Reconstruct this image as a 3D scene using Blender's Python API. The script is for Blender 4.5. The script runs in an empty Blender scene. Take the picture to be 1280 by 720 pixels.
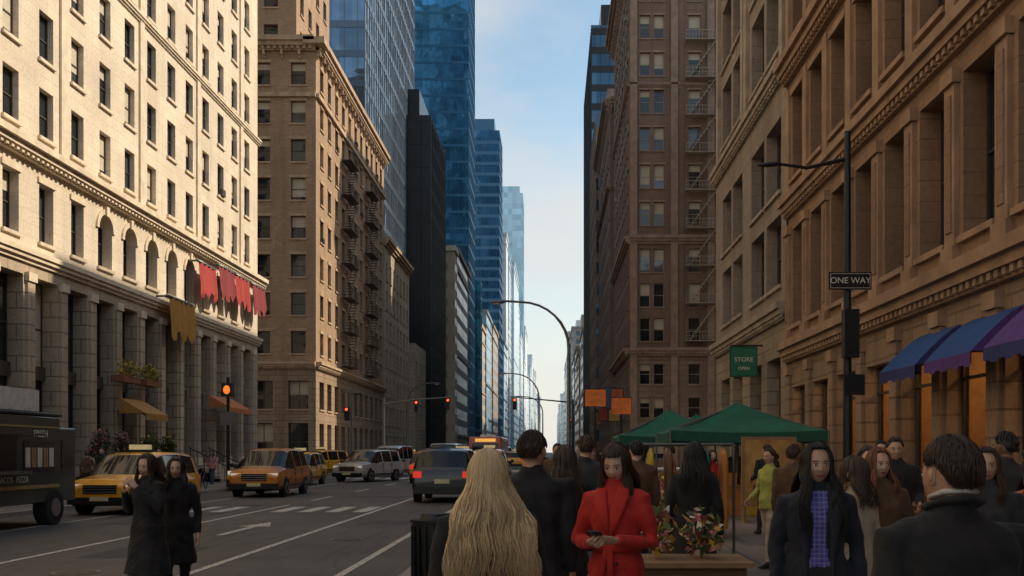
import bpy, math, random, time
import numpy as np
from mathutils import Vector, Matrix, noise
random.seed(7)
R=random.random
U=random.uniform
scene=bpy.context.scene
REAL=scene.collection
PEND=[]
class _O:
    def link(self,o): PEND.append(o)
class _C: objects=_O()
COL=_C()
rad=math.radians

# ------------------------------------------------------------ materials
def newmat(name):
    m=bpy.data.materials.new(name); m.use_nodes=True
    nt=m.node_tree; nt.nodes.clear()
    out=nt.nodes.new('ShaderNodeOutputMaterial')
    b=nt.nodes.new('ShaderNodeBsdfPrincipled')
    nt.links.new(b.outputs[0],out.inputs[0])
    return m,nt,b
def N(nt,t,**kw):
    n=nt.nodes.new(t)
    for k,v in kw.items():
        if k in n.inputs: n.inputs[k].default_value=v
        else: setattr(n,k,v)
    return n
def mixc(nt,fac,a,b,mode='MIX'):
    n=nt.nodes.new('ShaderNodeMix'); n.data_type='RGBA'; n.blend_type=mode
    for i,v in ((0,fac),(6,a),(7,b)):
        if hasattr(v,'links') or hasattr(v,'is_linked'): nt.links.new(v,n.inputs[i])
        else: n.inputs[i].default_value=v if i==0 else (*v,1)
    return n.outputs[2]
def ramp(nt,src,a,b):
    n=nt.nodes.new('ShaderNodeMapRange'); nt.links.new(src,n.inputs[0])
    n.inputs[1].default_value=a; n.inputs[2].default_value=b
    return n.outputs[0]
def noise_tex(nt,coord,scale,detail=4,sc=(1,1,1)):
    mp=N(nt,'ShaderNodeMapping'); mp.inputs['Scale'].default_value=sc
    nt.links.new(coord,mp.inputs[0])
    n=N(nt,'ShaderNodeTexNoise'); n.inputs['Scale'].default_value=scale; n.inputs['Detail'].default_value=detail
    nt.links.new(mp.outputs[0],n.inputs[0]); return n.outputs[0]
def simple(name,col,rough=.6,metal=0,var=.15,scale=6,bump=0,coat=0,emit=None,es=0,sheen=0):
    m,nt,b=newmat(name)
    tc=N(nt,'ShaderNodeTexCoord')
    nz=noise_tex(nt,tc.outputs['Object'],scale)
    c=mixc(nt,ramp(nt,nz,.3,.7),tuple(x*(1-var) for x in col),tuple(min(1,x*(1+var)) for x in col))
    nt.links.new(c,b.inputs['Base Color'])
    b.inputs['Roughness'].default_value=rough; b.inputs['Metallic'].default_value=metal
    if coat: b.inputs['Coat Weight'].default_value=coat; b.inputs['Coat Roughness'].default_value=.06
    if sheen: b.inputs['Sheen Weight'].default_value=sheen
    if emit: b.inputs['Emission Color'].default_value=(*emit,1); b.inputs['Emission Strength'].default_value=es
    if bump:
        bp=N(nt,'ShaderNodeBump'); bp.inputs['Strength'].default_value=bump; bp.inputs['Distance'].default_value=.02
        nz2=noise_tex(nt,tc.outputs['Object'],scale*8,3)
        nt.links.new(nz2,bp.inputs['Height']); nt.links.new(bp.outputs[0],b.inputs['Normal'])
    return m
def stone(name,col,bw=1.2,bh=.45,mortar=.55,var=.25,rough=.85,mort=.012,streak=.5,bump=.4):
    m,nt,b=newmat(name)
    tc=N(nt,'ShaderNodeTexCoord')
    br=N(nt,'ShaderNodeTexBrick'); nt.links.new(tc.outputs['UV'],br.inputs[0])
    br.inputs['Scale'].default_value=1; br.inputs['Brick Width'].default_value=bw; br.inputs['Row Height'].default_value=bh
    br.inputs['Mortar Size'].default_value=mort; br.inputs['Mortar Smooth'].default_value=.3
    br.inputs['Color1'].default_value=(*[x*(1-var*.5) for x in col],1)
    br.inputs['Color2'].default_value=(*[min(1,x*(1+var*.4)) for x in col],1)
    br.inputs['Mortar'].default_value=(*[x*mortar for x in col],1)
    n1=noise_tex(nt,tc.outputs['Object'],.35,5)
    n2=noise_tex(nt,tc.outputs['Object'],1.2,5,(1,1,.08))
    n3=noise_tex(nt,tc.outputs['Object'],9,4)
    c=mixc(nt,ramp(nt,n1,.35,.75),br.outputs[0],tuple(x*.75 for x in col))
    f=nt.nodes.new('ShaderNodeMath'); f.operation='MULTIPLY'; nt.links.new(ramp(nt,n2,.48,.72),f.inputs[0]); f.inputs[1].default_value=streak
    c=mixc(nt,f.outputs[0],c,tuple(x*.42 for x in col))
    g=mixc(nt,ramp(nt,n3,.3,.7),(.86,.86,.86),(1.1,1.1,1.1))
    c=mixc(nt,1.0,c,g,'MULTIPLY')
    nt.links.new(c,b.inputs['Base Color']); b.inputs['Roughness'].default_value=rough
    bp=N(nt,'ShaderNodeBump'); bp.inputs['Strength'].default_value=bump; bp.inputs['Distance'].default_value=.03
    ad=nt.nodes.new('ShaderNodeMath'); ad.operation='SUBTRACT'
    nt.links.new(n3,ad.inputs[0]); nt.links.new(br.outputs[1],ad.inputs[1])
    nt.links.new(ad.outputs[0],bp.inputs['Height']); nt.links.new(bp.outputs[0],b.inputs['Normal'])
    return m
def glass(name,col,metal=.0,rough=.05,var=.4,pw=1.5,ph=3.6,wob=.12,spec=.8,blot=0):
    m,nt,b=newmat(name)
    tc=N(nt,'ShaderNodeTexCoord')
    br=N(nt,'ShaderNodeTexBrick'); nt.links.new(tc.outputs['UV'],br.inputs[0]); br.offset=0
    br.inputs['Scale'].default_value=1; br.inputs['Brick Width'].default_value=pw; br.inputs['Row Height'].default_value=ph
    br.inputs['Mortar Size'].default_value=.001
    br.inputs['Color1'].default_value=(*[x*(1-var) for x in col],1); br.inputs['Color2'].default_value=(*[min(1,x*(1+var)) for x in col],1)
    c=br.outputs[0]
    if blot:
        nb=noise_tex(nt,tc.outputs['Object'],.035,4,(1,1,.6)); c=mixc(nt,1.,c,mixc(nt,ramp(nt,nb,.38,.62),(1-blot,)*3,(1+blot*.5,)*3),'MULTIPLY')
    nt.links.new(c,b.inputs['Base Color'])
    b.inputs['Roughness'].default_value=rough; b.inputs['Metallic'].default_value=metal
    b.inputs['Specular IOR Level'].default_value=spec
    bp=N(nt,'ShaderNodeBump'); bp.inputs['Strength'].default_value=wob; bp.inputs['Distance'].default_value=.5
    nz=noise_tex(nt,tc.outputs['Object'],.35,1)
    nt.links.new(nz,bp.inputs['Height']); nt.links.new(bp.outputs[0],b.inputs['Normal'])
    return m
def farwin(name,col,win,bw=3,bh=3.6,size=.28,metal=0):
    m,nt,b=newmat(name)
    tc=N(nt,'ShaderNodeTexCoord')
    sep=N(nt,'ShaderNodeSeparateXYZ'); nt.links.new(tc.outputs['UV'],sep.inputs[0])
    def band(o,p,w):
        a=nt.nodes.new('ShaderNodeMath'); a.operation='DIVIDE'; nt.links.new(o,a.inputs[0]); a.inputs[1].default_value=p
        f=nt.nodes.new('ShaderNodeMath'); f.operation='FRACT'; nt.links.new(a.outputs[0],f.inputs[0])
        g=nt.nodes.new('ShaderNodeMath'); g.operation='GREATER_THAN'; nt.links.new(f.outputs[0],g.inputs[0]); g.inputs[1].default_value=w
        return g.outputs[0]
    x=nt.nodes.new('ShaderNodeMath'); x.operation='MULTIPLY'
    nt.links.new(band(sep.outputs[0],bw,size*1.6),x.inputs[0]); nt.links.new(band(sep.outputs[1],bh,size*1.5),x.inputs[1])
    n1=noise_tex(nt,tc.outputs['Object'],.05,4)
    c0=mixc(nt,ramp(nt,n1,.3,.7),tuple(k*.8 for k in col),tuple(min(1,k*1.15) for k in col))
    c=mixc(nt,x.outputs[0],c0,win); nt.links.new(c,b.inputs['Base Color'])
    r=nt.nodes.new('ShaderNodeMapRange'); nt.links.new(x.outputs[0],r.inputs[0]); r.inputs[3].default_value=.8; r.inputs[4].default_value=.12
    nt.links.new(r.outputs[0],b.inputs['Roughness']); b.inputs['Metallic'].default_value=metal
    return m
def pane(name):
    m=bpy.data.materials.new(name); m.use_nodes=True; nt=m.node_tree; nt.nodes.clear()
    o=N(nt,'ShaderNodeOutputMaterial'); mx=N(nt,'ShaderNodeMixShader'); t=N(nt,'ShaderNodeBsdfTransparent'); g=N(nt,'ShaderNodeBsdfGlossy')
    g.inputs['Roughness'].default_value=.02; fr=N(nt,'ShaderNodeFresnel'); fr.inputs[0].default_value=1.6
    t.inputs[0].default_value=(.8,.82,.8,1)
    nt.links.new(fr.outputs[0],mx.inputs[0]); nt.links.new(t.outputs[0],mx.inputs[1]); nt.links.new(g.outputs[0],mx.inputs[2]); nt.links.new(mx.outputs[0],o.inputs[0])
    return m

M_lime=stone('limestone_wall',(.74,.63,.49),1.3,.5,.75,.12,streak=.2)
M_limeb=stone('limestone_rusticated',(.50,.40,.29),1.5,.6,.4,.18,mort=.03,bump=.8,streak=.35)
M_trimL=simple('limestone_trim',(.66,.55,.41),.8,var=.16,scale=2,bump=.3)
M_tan=stone('tan_brick',(.42,.28,.175),.45,.15,.75,.35,streak=.4)
M_trimT=simple('tan_trim',(.45,.32,.21),.8,var=.25,scale=1.5,bump=.3)
M_brown=stone('brown_stone',(.33,.205,.135),1.0,.45,.55,.22,streak=.5)
M_trimB=simple('brown_trim',(.35,.225,.15),.8,var=.25,scale=1.5,bump=.4)
M_grey=stone('grey_stone',(.33,.27,.225),1.1,.5,.55,.2,streak=.45)
M_trimG=simple('grey_trim',(.35,.29,.235),.8,var=.25,scale=1.5,bump=.3)
M_dbr=stone('dark_brown_brick',(.235,.155,.115),.5,.17,.7,.3,streak=.45)
M_trimD=simple('dark_brown_trim',(.28,.195,.145),.8,var=.25,scale=1.2,bump=.3)
M_wg=glass('window_glass',(.02,.023,.028),0,.04,.4,2.4,3,.1)
M_wg2=glass('window_glass_blue',(.08,.09,.10),.4,.06,.4,2.4,3,.15)
M_blind=simple('window_blind',(.5,.44,.34),.7,var=.1)
M_frame=simple('window_frame',(.06,.045,.038),.5,var=.1)
M_framew=simple('window_frame_light',(.36,.31,.25),.5,var=.1)
M_roof=simple('roof_tar',(.08,.075,.07),.9)
M_pane=pane('shop_pane')
M_black=simple('black_metal',(.018,.018,.02),.4,.3,var=.1)
M_steel=simple('grey_metal',(.16,.16,.155),.45,.6)
M_rubber=simple('tyre_rubber',(.02,.02,.02),.85)
M_rim=simple('wheel_rim',(.35,.35,.36),.35,.8)
M_cglass=simple('car_glass',(.012,.014,.017),.05,var=.05)
M_red_l=simple('tail_lamp',(.5,.015,.01),.25,emit=(1,.05,.02),es=.5)
M_head=simple('head_lamp',(.75,.75,.7),.15,emit=(1,.9,.7),es=.3)
M_plate=simple('number_plate',(.6,.55,.3),.5)

# ------------------------------------------------------------ mesh builder
class MB:
    def __init__(s): s.v=[];s.f=[];s.m=[]
    def face(s,pts,mat=0,nrm=None):
        if nrm is not None and len(pts)>=3:
            a,b,c=[Vector(p) for p in pts[:3]]
            if (b-a).cross(c-b).dot(Vector(nrm))<0: pts=pts[::-1]
        i=len(s.v); s.v.extend([tuple(p) for p in pts]); s.f.append(tuple(range(i,i+len(pts)))); s.m.append(mat)
    def box(s,lo,hi,mat=0,M=None):
        x0,y0,z0=[min(a,b) for a,b in zip(lo,hi)]; x1,y1,z1=[max(a,b) for a,b in zip(lo,hi)]
        i=len(s.v)
        vs=[(x0,y0,z0),(x1,y0,z0),(x1,y1,z0),(x0,y1,z0),(x0,y0,z1),(x1,y0,z1),(x1,y1,z1),(x0,y1,z1)]
        if M is not None: vs=[tuple(M@Vector(v)) for v in vs]
        s.v.extend(vs)
        for f in ((0,3,2,1),(4,5,6,7),(0,1,5,4),(1,2,6,5),(2,3,7,6),(3,0,4,7)):
            s.f.append(tuple(i+k for k in f)); s.m.append(mat)
    def tube(s,pts,rads,n=10,mat=0,up=None,cap=True):
        pts=[Vector(p) for p in pts]; base=len(s.v); L=len(pts)
        prev=None
        cs=[(math.cos(2*math.pi*j/n),math.sin(2*math.pi*j/n)) for j in range(n)]
        for k,p in enumerate(pts):
            t=(pts[min(k+1,L-1)]-pts[max(k-1,0)]).normalized()
            ref=Vector(up) if up else (prev if prev else (Vector((0,0,1)) if abs(t.z)<.9 else Vector((1,0,0))))
            a=(ref-t*ref.dot(t)).normalized(); b=t.cross(a); prev=a
            r=rads[k] if isinstance(rads,(list,tuple)) else rads
            rx,ry=(r if isinstance(r,tuple) else (r,r))
            for c_,s_ in cs:
                s.v.append(tuple(p+a*(rx*c_)+b*(ry*s_)))
        for k in range(L-1):
            for j in range(n):
                j2=(j+1)%n
                s.f.append((base+k*n+j,base+k*n+j2,base+(k+1)*n+j2,base+(k+1)*n+j)); s.m.append(mat)
        if cap:
            s.f.append(tuple(base+j for j in range(n))[::-1]); s.m.append(mat)
            s.f.append(tuple(base+(L-1)*n+j for j in range(n))); s.m.append(mat)
    def loft(s,rings,mat=0,n=24):
        base=len(s.v)
        for z,hx,hy,yo,xo in rings:
            for j in range(n):
                a=2*math.pi*j/n; c,d=math.cos(a),math.sin(a)
                s.v.append((xo+hx*math.copysign(abs(c)**.85,c),yo+hy*math.copysign(abs(d)**.85,d),z))
        for k in range(len(rings)-1):
            for j in range(n):
                j2=(j+1)%n
                s.f.append((base+k*n+j,base+k*n+j2,base+(k+1)*n+j2,base+(k+1)*n+j)); s.m.append(mat)
        s.f.append(tuple(base+j for j in range(n))[::-1]); s.m.append(mat)
        s.f.append(tuple(base+(len(rings)-1)*n+j for j in range(n))); s.m.append(mat)
    def ball(s,c,r,mat=0,nu=10,nv=7):
        rx,ry,rz=r if isinstance(r,tuple) else (r,r,r)
        base=len(s.v)
        for k in range(nv+1):
            ph=math.pi*k/nv
            for j in range(nu):
                a=2*math.pi*j/nu
                s.v.append((c[0]+rx*math.sin(ph)*math.cos(a),c[1]+ry*math.sin(ph)*math.sin(a),c[2]+rz*math.cos(ph)))
        for k in range(nv):
            for j in range(nu):
                j2=(j+1)%nu
                s.f.append((base+k*nu+j,base+(k+1)*nu+j,base+(k+1)*nu+j2,base+k*nu+j2)); s.m.append(mat)
    def mesh(s,name,mats,smooth=False,ang=None):
        me=bpy.data.meshes.new(name); me.from_pydata(s.v,[],s.f)
        for m in mats: me.materials.append(m)
        me.polygons.foreach_set('material_index',s.m)
        uv=me.uv_layers.new(name='UVMap')
        npoly=len(me.polygons)
        nr=np.zeros(npoly*3,dtype=np.float32); me.polygons.foreach_get('normal',nr); nr=np.abs(nr.reshape(-1,3))
        lt=np.zeros(npoly,dtype=np.int32); me.polygons.foreach_get('loop_total',lt)
        vi=np.zeros(len(me.loops),dtype=np.int32); me.loops.foreach_get('vertex_index',vi)
        co=np.zeros(len(me.vertices)*3,dtype=np.float32); me.vertices.foreach_get('co',co); co=co.reshape(-1,3)[vi]
        nn=np.repeat(nr,lt,axis=0)
        ux=np.where((nn[:,0]>=nn[:,1])&(nn[:,0]>=nn[:,2]),co[:,1],co[:,0])
        uz=np.where((nn[:,2]>nn[:,0])&(nn[:,2]>nn[:,1]),co[:,1],co[:,2])
        uv.data.foreach_set('uv',np.stack([ux,uz],1).astype(np.float32).ravel())
        if smooth:
            me.polygons.foreach_set('use_smooth',[True]*npoly)
            if ang:
                try: me.set_sharp_from_angle(angle=rad(ang))
                except Exception: pass
        me.update(); return me
    def obj(s,name,mats,parent=None,smooth=False,ang=None,loc=None,rot=None):
        o=bpy.data.objects.new(name,s.mesh(name,mats,smooth,ang)); COL.objects.link(o)
        if parent: o.parent=parent
        if loc: o.location=loc
        if rot is not None: o.rotation_euler=(0,0,rot)
        return o
def empty(name,loc=(0,0,0),rot=0,scale=1):
    e=bpy.data.objects.new(name,None); COL.objects.link(e); e.location=loc; e.rotation_euler=(0,0,rot); e.scale=(scale,)*3
    e.empty_display_size=.2
    return e
def text(body,size,mat,parent,loc,rot):
    c=bpy.data.curves.new('lettering','FONT'); c.body=body; c.size=size; c.align_x='CENTER'; c.align_y='CENTER'; c.extrude=.004
    c.materials.append(mat); o=bpy.data.objects.new('lettering',c); COL.objects.link(o); o.location=loc; o.rotation_euler=rot
    o.parent=parent; return o

# ------------------------------------------------------------ people (built first)
def remesh(mb,voxel,smooth_it=2,fac=.5):
    me=bpy.data.meshes.new('tmp'); me.from_pydata(mb.v,[],mb.f); me.update()
    o=bpy.data.objects.new('tmp',me); REAL.objects.link(o)
    r=o.modifiers.new('r','REMESH'); r.mode='VOXEL'; r.voxel_size=voxel; r.use_smooth_shade=True
    s=o.modifiers.new('s','SMOOTH'); s.factor=fac; s.iterations=smooth_it
    dg=bpy.context.evaluated_depsgraph_get(); ev=o.evaluated_get(dg)
    out=bpy.data.meshes.new_from_object(ev); bpy.data.objects.remove(o); bpy.data.meshes.remove(me)
    out.materials.clear()
    return out
def skin_mat(name,c):
    m,nt,b=newmat(name); tc=N(nt,'ShaderNodeTexCoord'); n=noise_tex(nt,tc.outputs['Object'],40,3)
    cc=mixc(nt,ramp(nt,n,.3,.7),tuple(x*.9 for x in c),tuple(x*1.08 for x in c)); nt.links.new(cc,b.inputs['Base Color'])
    b.inputs['Roughness'].default_value=.5; return m
SK=[skin_mat('skin_light',(.62,.37,.26)),skin_mat('skin_tan',(.52,.30,.20)),skin_mat('skin_brown',(.24,.125,.075))]
LIP=simple('lips',(.42,.10,.09),.4); EYW=simple('eye_white',(.7,.68,.65),.2); EYD=simple('eye_iris',(.03,.018,.01),.1)
def hmats(n,c): return [simple(n+'_a',c,.42,var=.1),simple(n+'_b',tuple(x*.65 for x in c),.5),simple(n+'_c',tuple(min(1,x*1.35) for x in c),.38)]
HB=hmats('hair_black',(.014,.011,.010)); HD=hmats('hair_brown',(.05,.026,.015)); HBL=hmats('hair_blonde',(.70,.48,.26)); HA=hmats('hair_auburn',(.18,.06,.025))
def head_mesh(fem):
    mb=MB(); nu,nv=56,44
    g=lambda x,s: math.exp(-(x/s)**2)
    for k in range(nv+1):
        ph=math.pi*k/nv
        for j in range(nu):
            a=2*math.pi*j/nu; x=math.sin(ph)*math.cos(a); y=math.sin(ph)*math.sin(a); z=math.cos(ph)
            X=.076*x; Y=.093*y; Z=(.115 if z>0 or not fem else .107)*z
            if z<0: X*=1-(.27 if fem else .22)*(-z)**1.8
            if z<-.1 and y<0: Y*=1-.55*min(1,(-z-.1)/.8)
            if y>0:
                Y*=.96; w=min(1,y*2)
                f=max(0,min(1,(.012-Z)/.04)); f=f if Z>-.032 else max(0,1-(-.032-Z)/.009)
                Y+=w*(.016 if fem else .02)*g(X,.0105+.004*f)*f
                Y-=w*.005*g(abs(X)-.03,.013)*g(Z-.002,.011)
                Y+=w*.002*g(X,.05)*g(Z-.022,.009)
                Y+=w*.005*g(X,.019)*(g(Z+.054,.0055)+g(Z+.065,.006))
                Y-=w*.003*g(X,.02)*g(Z+.0595,.002)
                Y+=w*.005*g(X,.022)*g(Z+.093,.016)
                Y+=w*.004*g(abs(X)-.04,.017)*g(Z+.03,.018)
            mb.v.append((X,Y,Z))
    for k in range(nv):
        for j in range(nu):
            j2=(j+1)%nu; mb.f.append((k*nu+j,(k+1)*nu+j,(k+1)*nu+j2,k*nu+j2))
            c=[sum(mb.v[q][i] for q in mb.f[-1])/4 for i in range(3)]
            lip=c[1]>.05 and (abs(c[0])/.022)**2+((c[2]+.0595)/.0095)**2<1
            mb.m.append(1 if lip else 0)
    for s in (-1,1):
        mb.ball((s*.03,.0795,.001),(.0135,.0075,.0072),2,12,8); mb.ball((s*.03,.0845,.001),(.006,.0035,.006),3,10,6)
        mb.tube([(s*.016,.0875,.0085),(s*.03,.0885,.0102),(s*.044,.082,.006)],[.0016,.002,.0012],6,3)
        mb.tube([(s*.012,.089,.0205),(s*.03,.0865,.0250),(s*.05,.075,.02)],[(.002,.0025),(.0025,.003),(.001,.002)],6,3)
        mb.ball((s*.076,-.006,-.004),(.009,.017,.031),0,10,8); mb.ball((s*.083,-.008,.0),(.006,.012,.02),0,10,8)
    nr=.048 if fem else .058
    mb.tube([(0,-.02,-.19),(0,-.02,-.13),(0,-.018,-.09),(0,-.01,-.05)],[nr*1.25,nr,nr*.95,nr],18,0)
    return mb
HEADF=head_mesh(True).mesh('head',[SK[0],LIP,EYW,EYD],True); HEADM=head_mesh(False).mesh('head',[SK[0],SK[0],EYW,EYD],True)
def hand_mesh(curl,voxel=.004):
    mb=MB(); mb.tube([(0,-.03,0),(0,0,0),(0,.03,0),(0,.075,0),(0,.092,0)],[(.02,.026),(.02,.027),(.018,.037),(.015,.041),(.010,.036)],14,0,up=(0,0,1))
    for x,l in ((.031,.068),(.011,.078),(-.011,.072),(-.030,.056)):
        p=Vector((x,.082,0)); a=rad(curl*.5); pts=[p-Vector((0,.015,0)),p]
        for seg,(fr) in enumerate((.45,.32,.23)):
            p=p+Vector((x*.06*fr,math.cos(a)*l*fr*1.0,-math.sin(a)*l*fr)); pts.append(p.copy()); a+=rad(curl)
        mb.tube(pts,[.0085,.009,.0085,.0078,.0062],10,0)
    mb.tube([(.022,.012,-.004),(.044,.038,-.012),(.055,.062,-.018-.01*curl/30),(.05,.085,-.024-.015*curl/30)],[.013,.0115,.0095,.0068],10,0)
    me=remesh(mb,voxel,2,.5); me.materials.append(SK[0]); return me
HAND_R=hand_mesh(22); HAND_G=hand_mesh(48)
PARTS={}
def setslots(o,mats):
    for i,m in enumerate(mats):
        if m is not None and i<len(o.material_slots): o.material_slots[i].link='OBJECT'; o.material_slots[i].material=m
def addpart(e,role,data,M,mats=None):
    o=bpy.data.objects.new(role,data); COL.objects.link(o); o.parent=e; o.matrix_local=M
    if mats: setslots(o,mats)
    PARTS.setdefault(e.name,[]).append((role,data,M)); return o
def place_hand(e,wr,d,pn,side,grip,skin):
    Y=Vector(d).normalized(); Z=-Vector(pn); Z=(Z-Y*Z.dot(Y)).normalized(); X=Y.cross(Z)
    M=Matrix((X,Y,Z)).transposed().to_4x4()
    mir=Matrix.Scale(-1,4,(1,0,0)) if side<0 else Matrix.Identity(4)
    addpart(e,'hand',HAND_G if grip else HAND_R,Matrix.Translation(Vector(wr))@M@mir,[SK[skin]])
def hair_mesh(style,n,r,length=.4,spread=.5,wave=.012,bangs=False,front=True):
    mb=MB(); C=Vector((0,-.008,.012)); E=(.084,.101,.110)
    nu,nv=36,26; b0=len(mb.v)
    def lim(a):
        d=abs((math.degrees(a)+180)%360-180)
        if style=='short': return rad(48 if d<40 else (48+ (d-40)*.9 if d<85 else (78 if d<100 else min(118,78+(d-100)*1.1))))
        if style=='bun': return rad(46 if d<45 else min(115,46+(d-45)*1.3))
        return rad((60 if bangs else 44) if d<38 else min(125,44+(d-38)*2.2))
    for j in range(nu):
        a=2*math.pi*j/nu; L=lim(a)
        for k in range(nv+1):
            ph=L*k/nv; s=1.0+.02*noise.noise((math.cos(a)*4,math.sin(a)*4,ph*3)); 
            mb.v.append((C.x+E[0]*s*math.sin(ph)*math.sin(a),C.y+E[1]*s*math.sin(ph)*math.cos(a),C.z+E[2]*s*math.cos(ph)))
    for j in range(nu):
        for k in range(nv):
            j2=(j+1)%nu; mb.f.append((b0+j*(nv+1)+k,b0+j*(nv+1)+k+1,b0+j2*(nv+1)+k+1,b0+j2*(nv+1)+k)); mb.m.append(1)
    for i in range(n):
        a=U(-math.pi,math.pi); d=abs(math.degrees(a)); s=U(1.0,1.08); L=lim(a)*U(.9,1.04); m=random.choice((0,0,1,2))
        ph0=U(.02,.7) if style!='short' else U(0,L*.85)
        pts=[]
        long_=style=='long' and d>44
        if long_: L=rad(U(88,100))
        if style=='short': L=min(L,ph0+U(.25,.5))
        K=7; tw=U(-.08,.08)
        for k in range(K):
            ph=ph0+(L-ph0)*k/(K-1); aa=a+tw*k/(K-1)
            lift=.02*math.sin(math.pi*k/(K-1)) if style=='short' else .02
            ss=s+lift
            pts.append(Vector((C.x+E[0]*ss*math.sin(ph)*math.sin(aa),C.y+E[1]*ss*math.sin(ph)*math.cos(aa),C.z+E[2]*ss*math.cos(ph))))
        if style=='bun':
            if d>60: pts=pts[:5]+[Vector((U(-.03,.03),-.115,.0+U(-.03,.03)))]
        if long_:
            p=pts[-1].copy(); ll=length*U(.82,1.03); K2=13; phs=a*2.5+U(-.7,.7); w1=1+.15*math.sin(a*5); x0,y0_=p.x,p.y
            sx=1 if x0>=0 else -1
            if d<95 and front: tx,ty=sx*U(.065,.12),U(.09,.125)
            else: tx,ty=x0*(1+spread)+U(-.02,.02),-.125-U(0,.03)
            dn=.22
            for k in range(1,K2+1):
                z=-ll*k/K2; t=min(1,-z/dn); t=t*t*(3-2*t); e=max(0,(-z-dn)/.3)
                wv=wave*min(1,k/4)
                pts.append(Vector((x0+(tx-x0)*t*1+tx*e*.25*spread+wv*math.sin(w1*z*34+phs),y0_+(ty-y0_)*t+wv*.6*math.cos(w1*z*30+phs),p.z+z)))
        rr=[r*U(.8,1.1)*(1 if k<len(pts)*.6 else max(.15,1-(k-len(pts)*.6)/(len(pts)*.42))) for k in range(len(pts))]
        mb.tube(pts,rr,3 if r<.004 else 4,m,cap=False)
    if style=='bun': mb.ball((0,-.135,.01),(.045,.04,.045),0,14,10)
    return mb.mesh('hair',[M_black]*3,True)
def person(name,x,y,face,H=1.68,fem=True,hem=.62,top=None,bot=None,shoe=None,skin=0,hairs=('long',None,.35,.5),arms=None,hy=0,hp=0,stride=.0,z=.13,near=False,fn=None,extra=None,bulk=1.,bangs=False,flare=1.,nstr=None,grip=(False,False),waist=1.,hpn=None,front=True,wave=.01,hr=None,voxel=None):
    s=H/1.70; e=empty(name,(x,y,z),rad(face),s)
    mb=MB(); B=bulk
    if fem: rg=[(.90,.175,.13),(.98,.178,.13),(1.09,.142*waist,.11*waist),(1.18,.15,.115),(1.27,.168,.125),(1.35,.18,.11),(1.40,.165,.09),(1.44,.10,.075),(1.475,.06,.06),(1.50,.052,.052)]
    else: rg=[(.90,.175,.125),(1.0,.172,.13),(1.12,.17,.125),(1.25,.195,.135),(1.35,.215,.125),(1.405,.20,.10),(1.44,.13,.08),(1.475,.075,.07),(1.505,.062,.06)]
    lo=[]
    if hem<.88:
        for zz in (hem,hem+.02,(hem+.9)/2):
            t=(.9-zz)/.4; lo.append((zz,(.178+.05*t*flare),(.132+.04*t*flare)))
    mb.loft([(a,b*B,c*B,0,0) for a,b,c in lo+rg],0,28)
    sh=.165 if fem else .195
    A=arms or {}
    aL=A.get(-1,((-.225,-.03,1.12),(-.235,.05,.875))); aR=A.get(1,((.225,-.03,1.12),(.235,.05,.875)))
    for sd,(el,wr) in ((-1,aL),(1,aR)):
        S=Vector((sd*sh*B,0,1.375)); el=Vector(el); wr=Vector(wr)
        r=.052*B if fem else .06*B
        mb.tube([Vector((sd*.09,0,1.385)),S,S.lerp(el,.5),el,el.lerp(wr,.5),wr],[r*1.1,r*1.12,r*1.0,r*.86,r*.8,r*.66],14,0)
    for sd,st in ((-1,stride),(1,-stride)):
        hp_=Vector((sd*.088,0,.93)); kn=Vector((sd*.092,st*.5+.02,.5)); an=Vector((sd*.095,st,.09))
        r=.088 if fem else .092
        mb.tube([hp_,hp_.lerp(kn,.5),kn,kn.lerp(an,.35),an],[r*1.05,r*.92,r*.68,r*.64,r*.5],14,0)
        mb.tube([an+Vector((0,-.06,-.04)),an+Vector((0,-.01,-.035)),an+Vector((0,.08,-.05)),an+Vector((0,.17,-.062))],[(.035,.035),(.05,.042),(.036,.045),(.018,.03)],12,0,up=(0,0,1))
    me=remesh(mb,voxel or (.0105 if near else .018),3 if near else 2)
    mats=[top,bot,shoe or M_black]
    if fn: mats+=fn[1]
    for m in mats: me.materials.append(m)
    nv=len(me.vertices); co=np.zeros(nv*3,dtype=np.float32); me.vertices.foreach_get('co',co); co=co.reshape(-1,3)
    nr=np.zeros(nv*3,dtype=np.float32); me.vertices.foreach_get('normal',nr); nr=nr.reshape(-1,3)
    X_,Y_,Z_=co[:,0],co[:,1],co[:,2]; p=x*3.1+y
    d=np.sin(31*X_+7*Z_+p+1.5*np.sin(5*Z_+p))*np.sin(27*Y_-9*Z_+2*p)+.7*np.sin(17*X_-23*Z_+1.3*p+2*np.sin(9*Y_))*np.cos(13*Y_+15*Z_)+.4*np.sin(61*X_+38*Z_)*np.sin(55*Y_-31*Z_+p)
    am=np.where(Z_>.12,.0065,.001)
    co=co+nr*(d*am)[:,None]; me.vertices.foreach_set('co',co.astype(np.float32).ravel())
    npoly=len(me.polygons); pc=np.zeros(npoly*3,dtype=np.float32); me.polygons.foreach_get('center',pc); pc=pc.reshape(-1,3)
    mi=np.where(pc[:,2]<.10,2,np.where((pc[:,2]<hem+.003)&(np.abs(pc[:,0])<.205),1,0)).astype(np.int32)
    if fn: 
        q=fn[0](pc); mi=np.where(q>=0,q,mi).astype(np.int32)
    me.polygons.foreach_set('material_index',mi); me.polygons.foreach_set('use_smooth',[True]*npoly); me.update()
    addpart(e,'body',me,Matrix.Identity(4))
    Mh=Matrix.Translation((0,.012,1.585))@Matrix.Rotation(rad(hy),4,'Z')@Matrix.Rotation(rad(-hp),4,'X')
    addpart(e,'head',HEADF if fem else HEADM,Mh,[SK[skin],None if fem else SK[skin]])
    st,hmt,ln,sp=hairs
    addpart(e,'hair',hair_mesh(st,nstr or (420 if near else 130),hr or (.0034 if near else .0075),ln,sp,wave,bangs,front),Mh,hmt)
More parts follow.
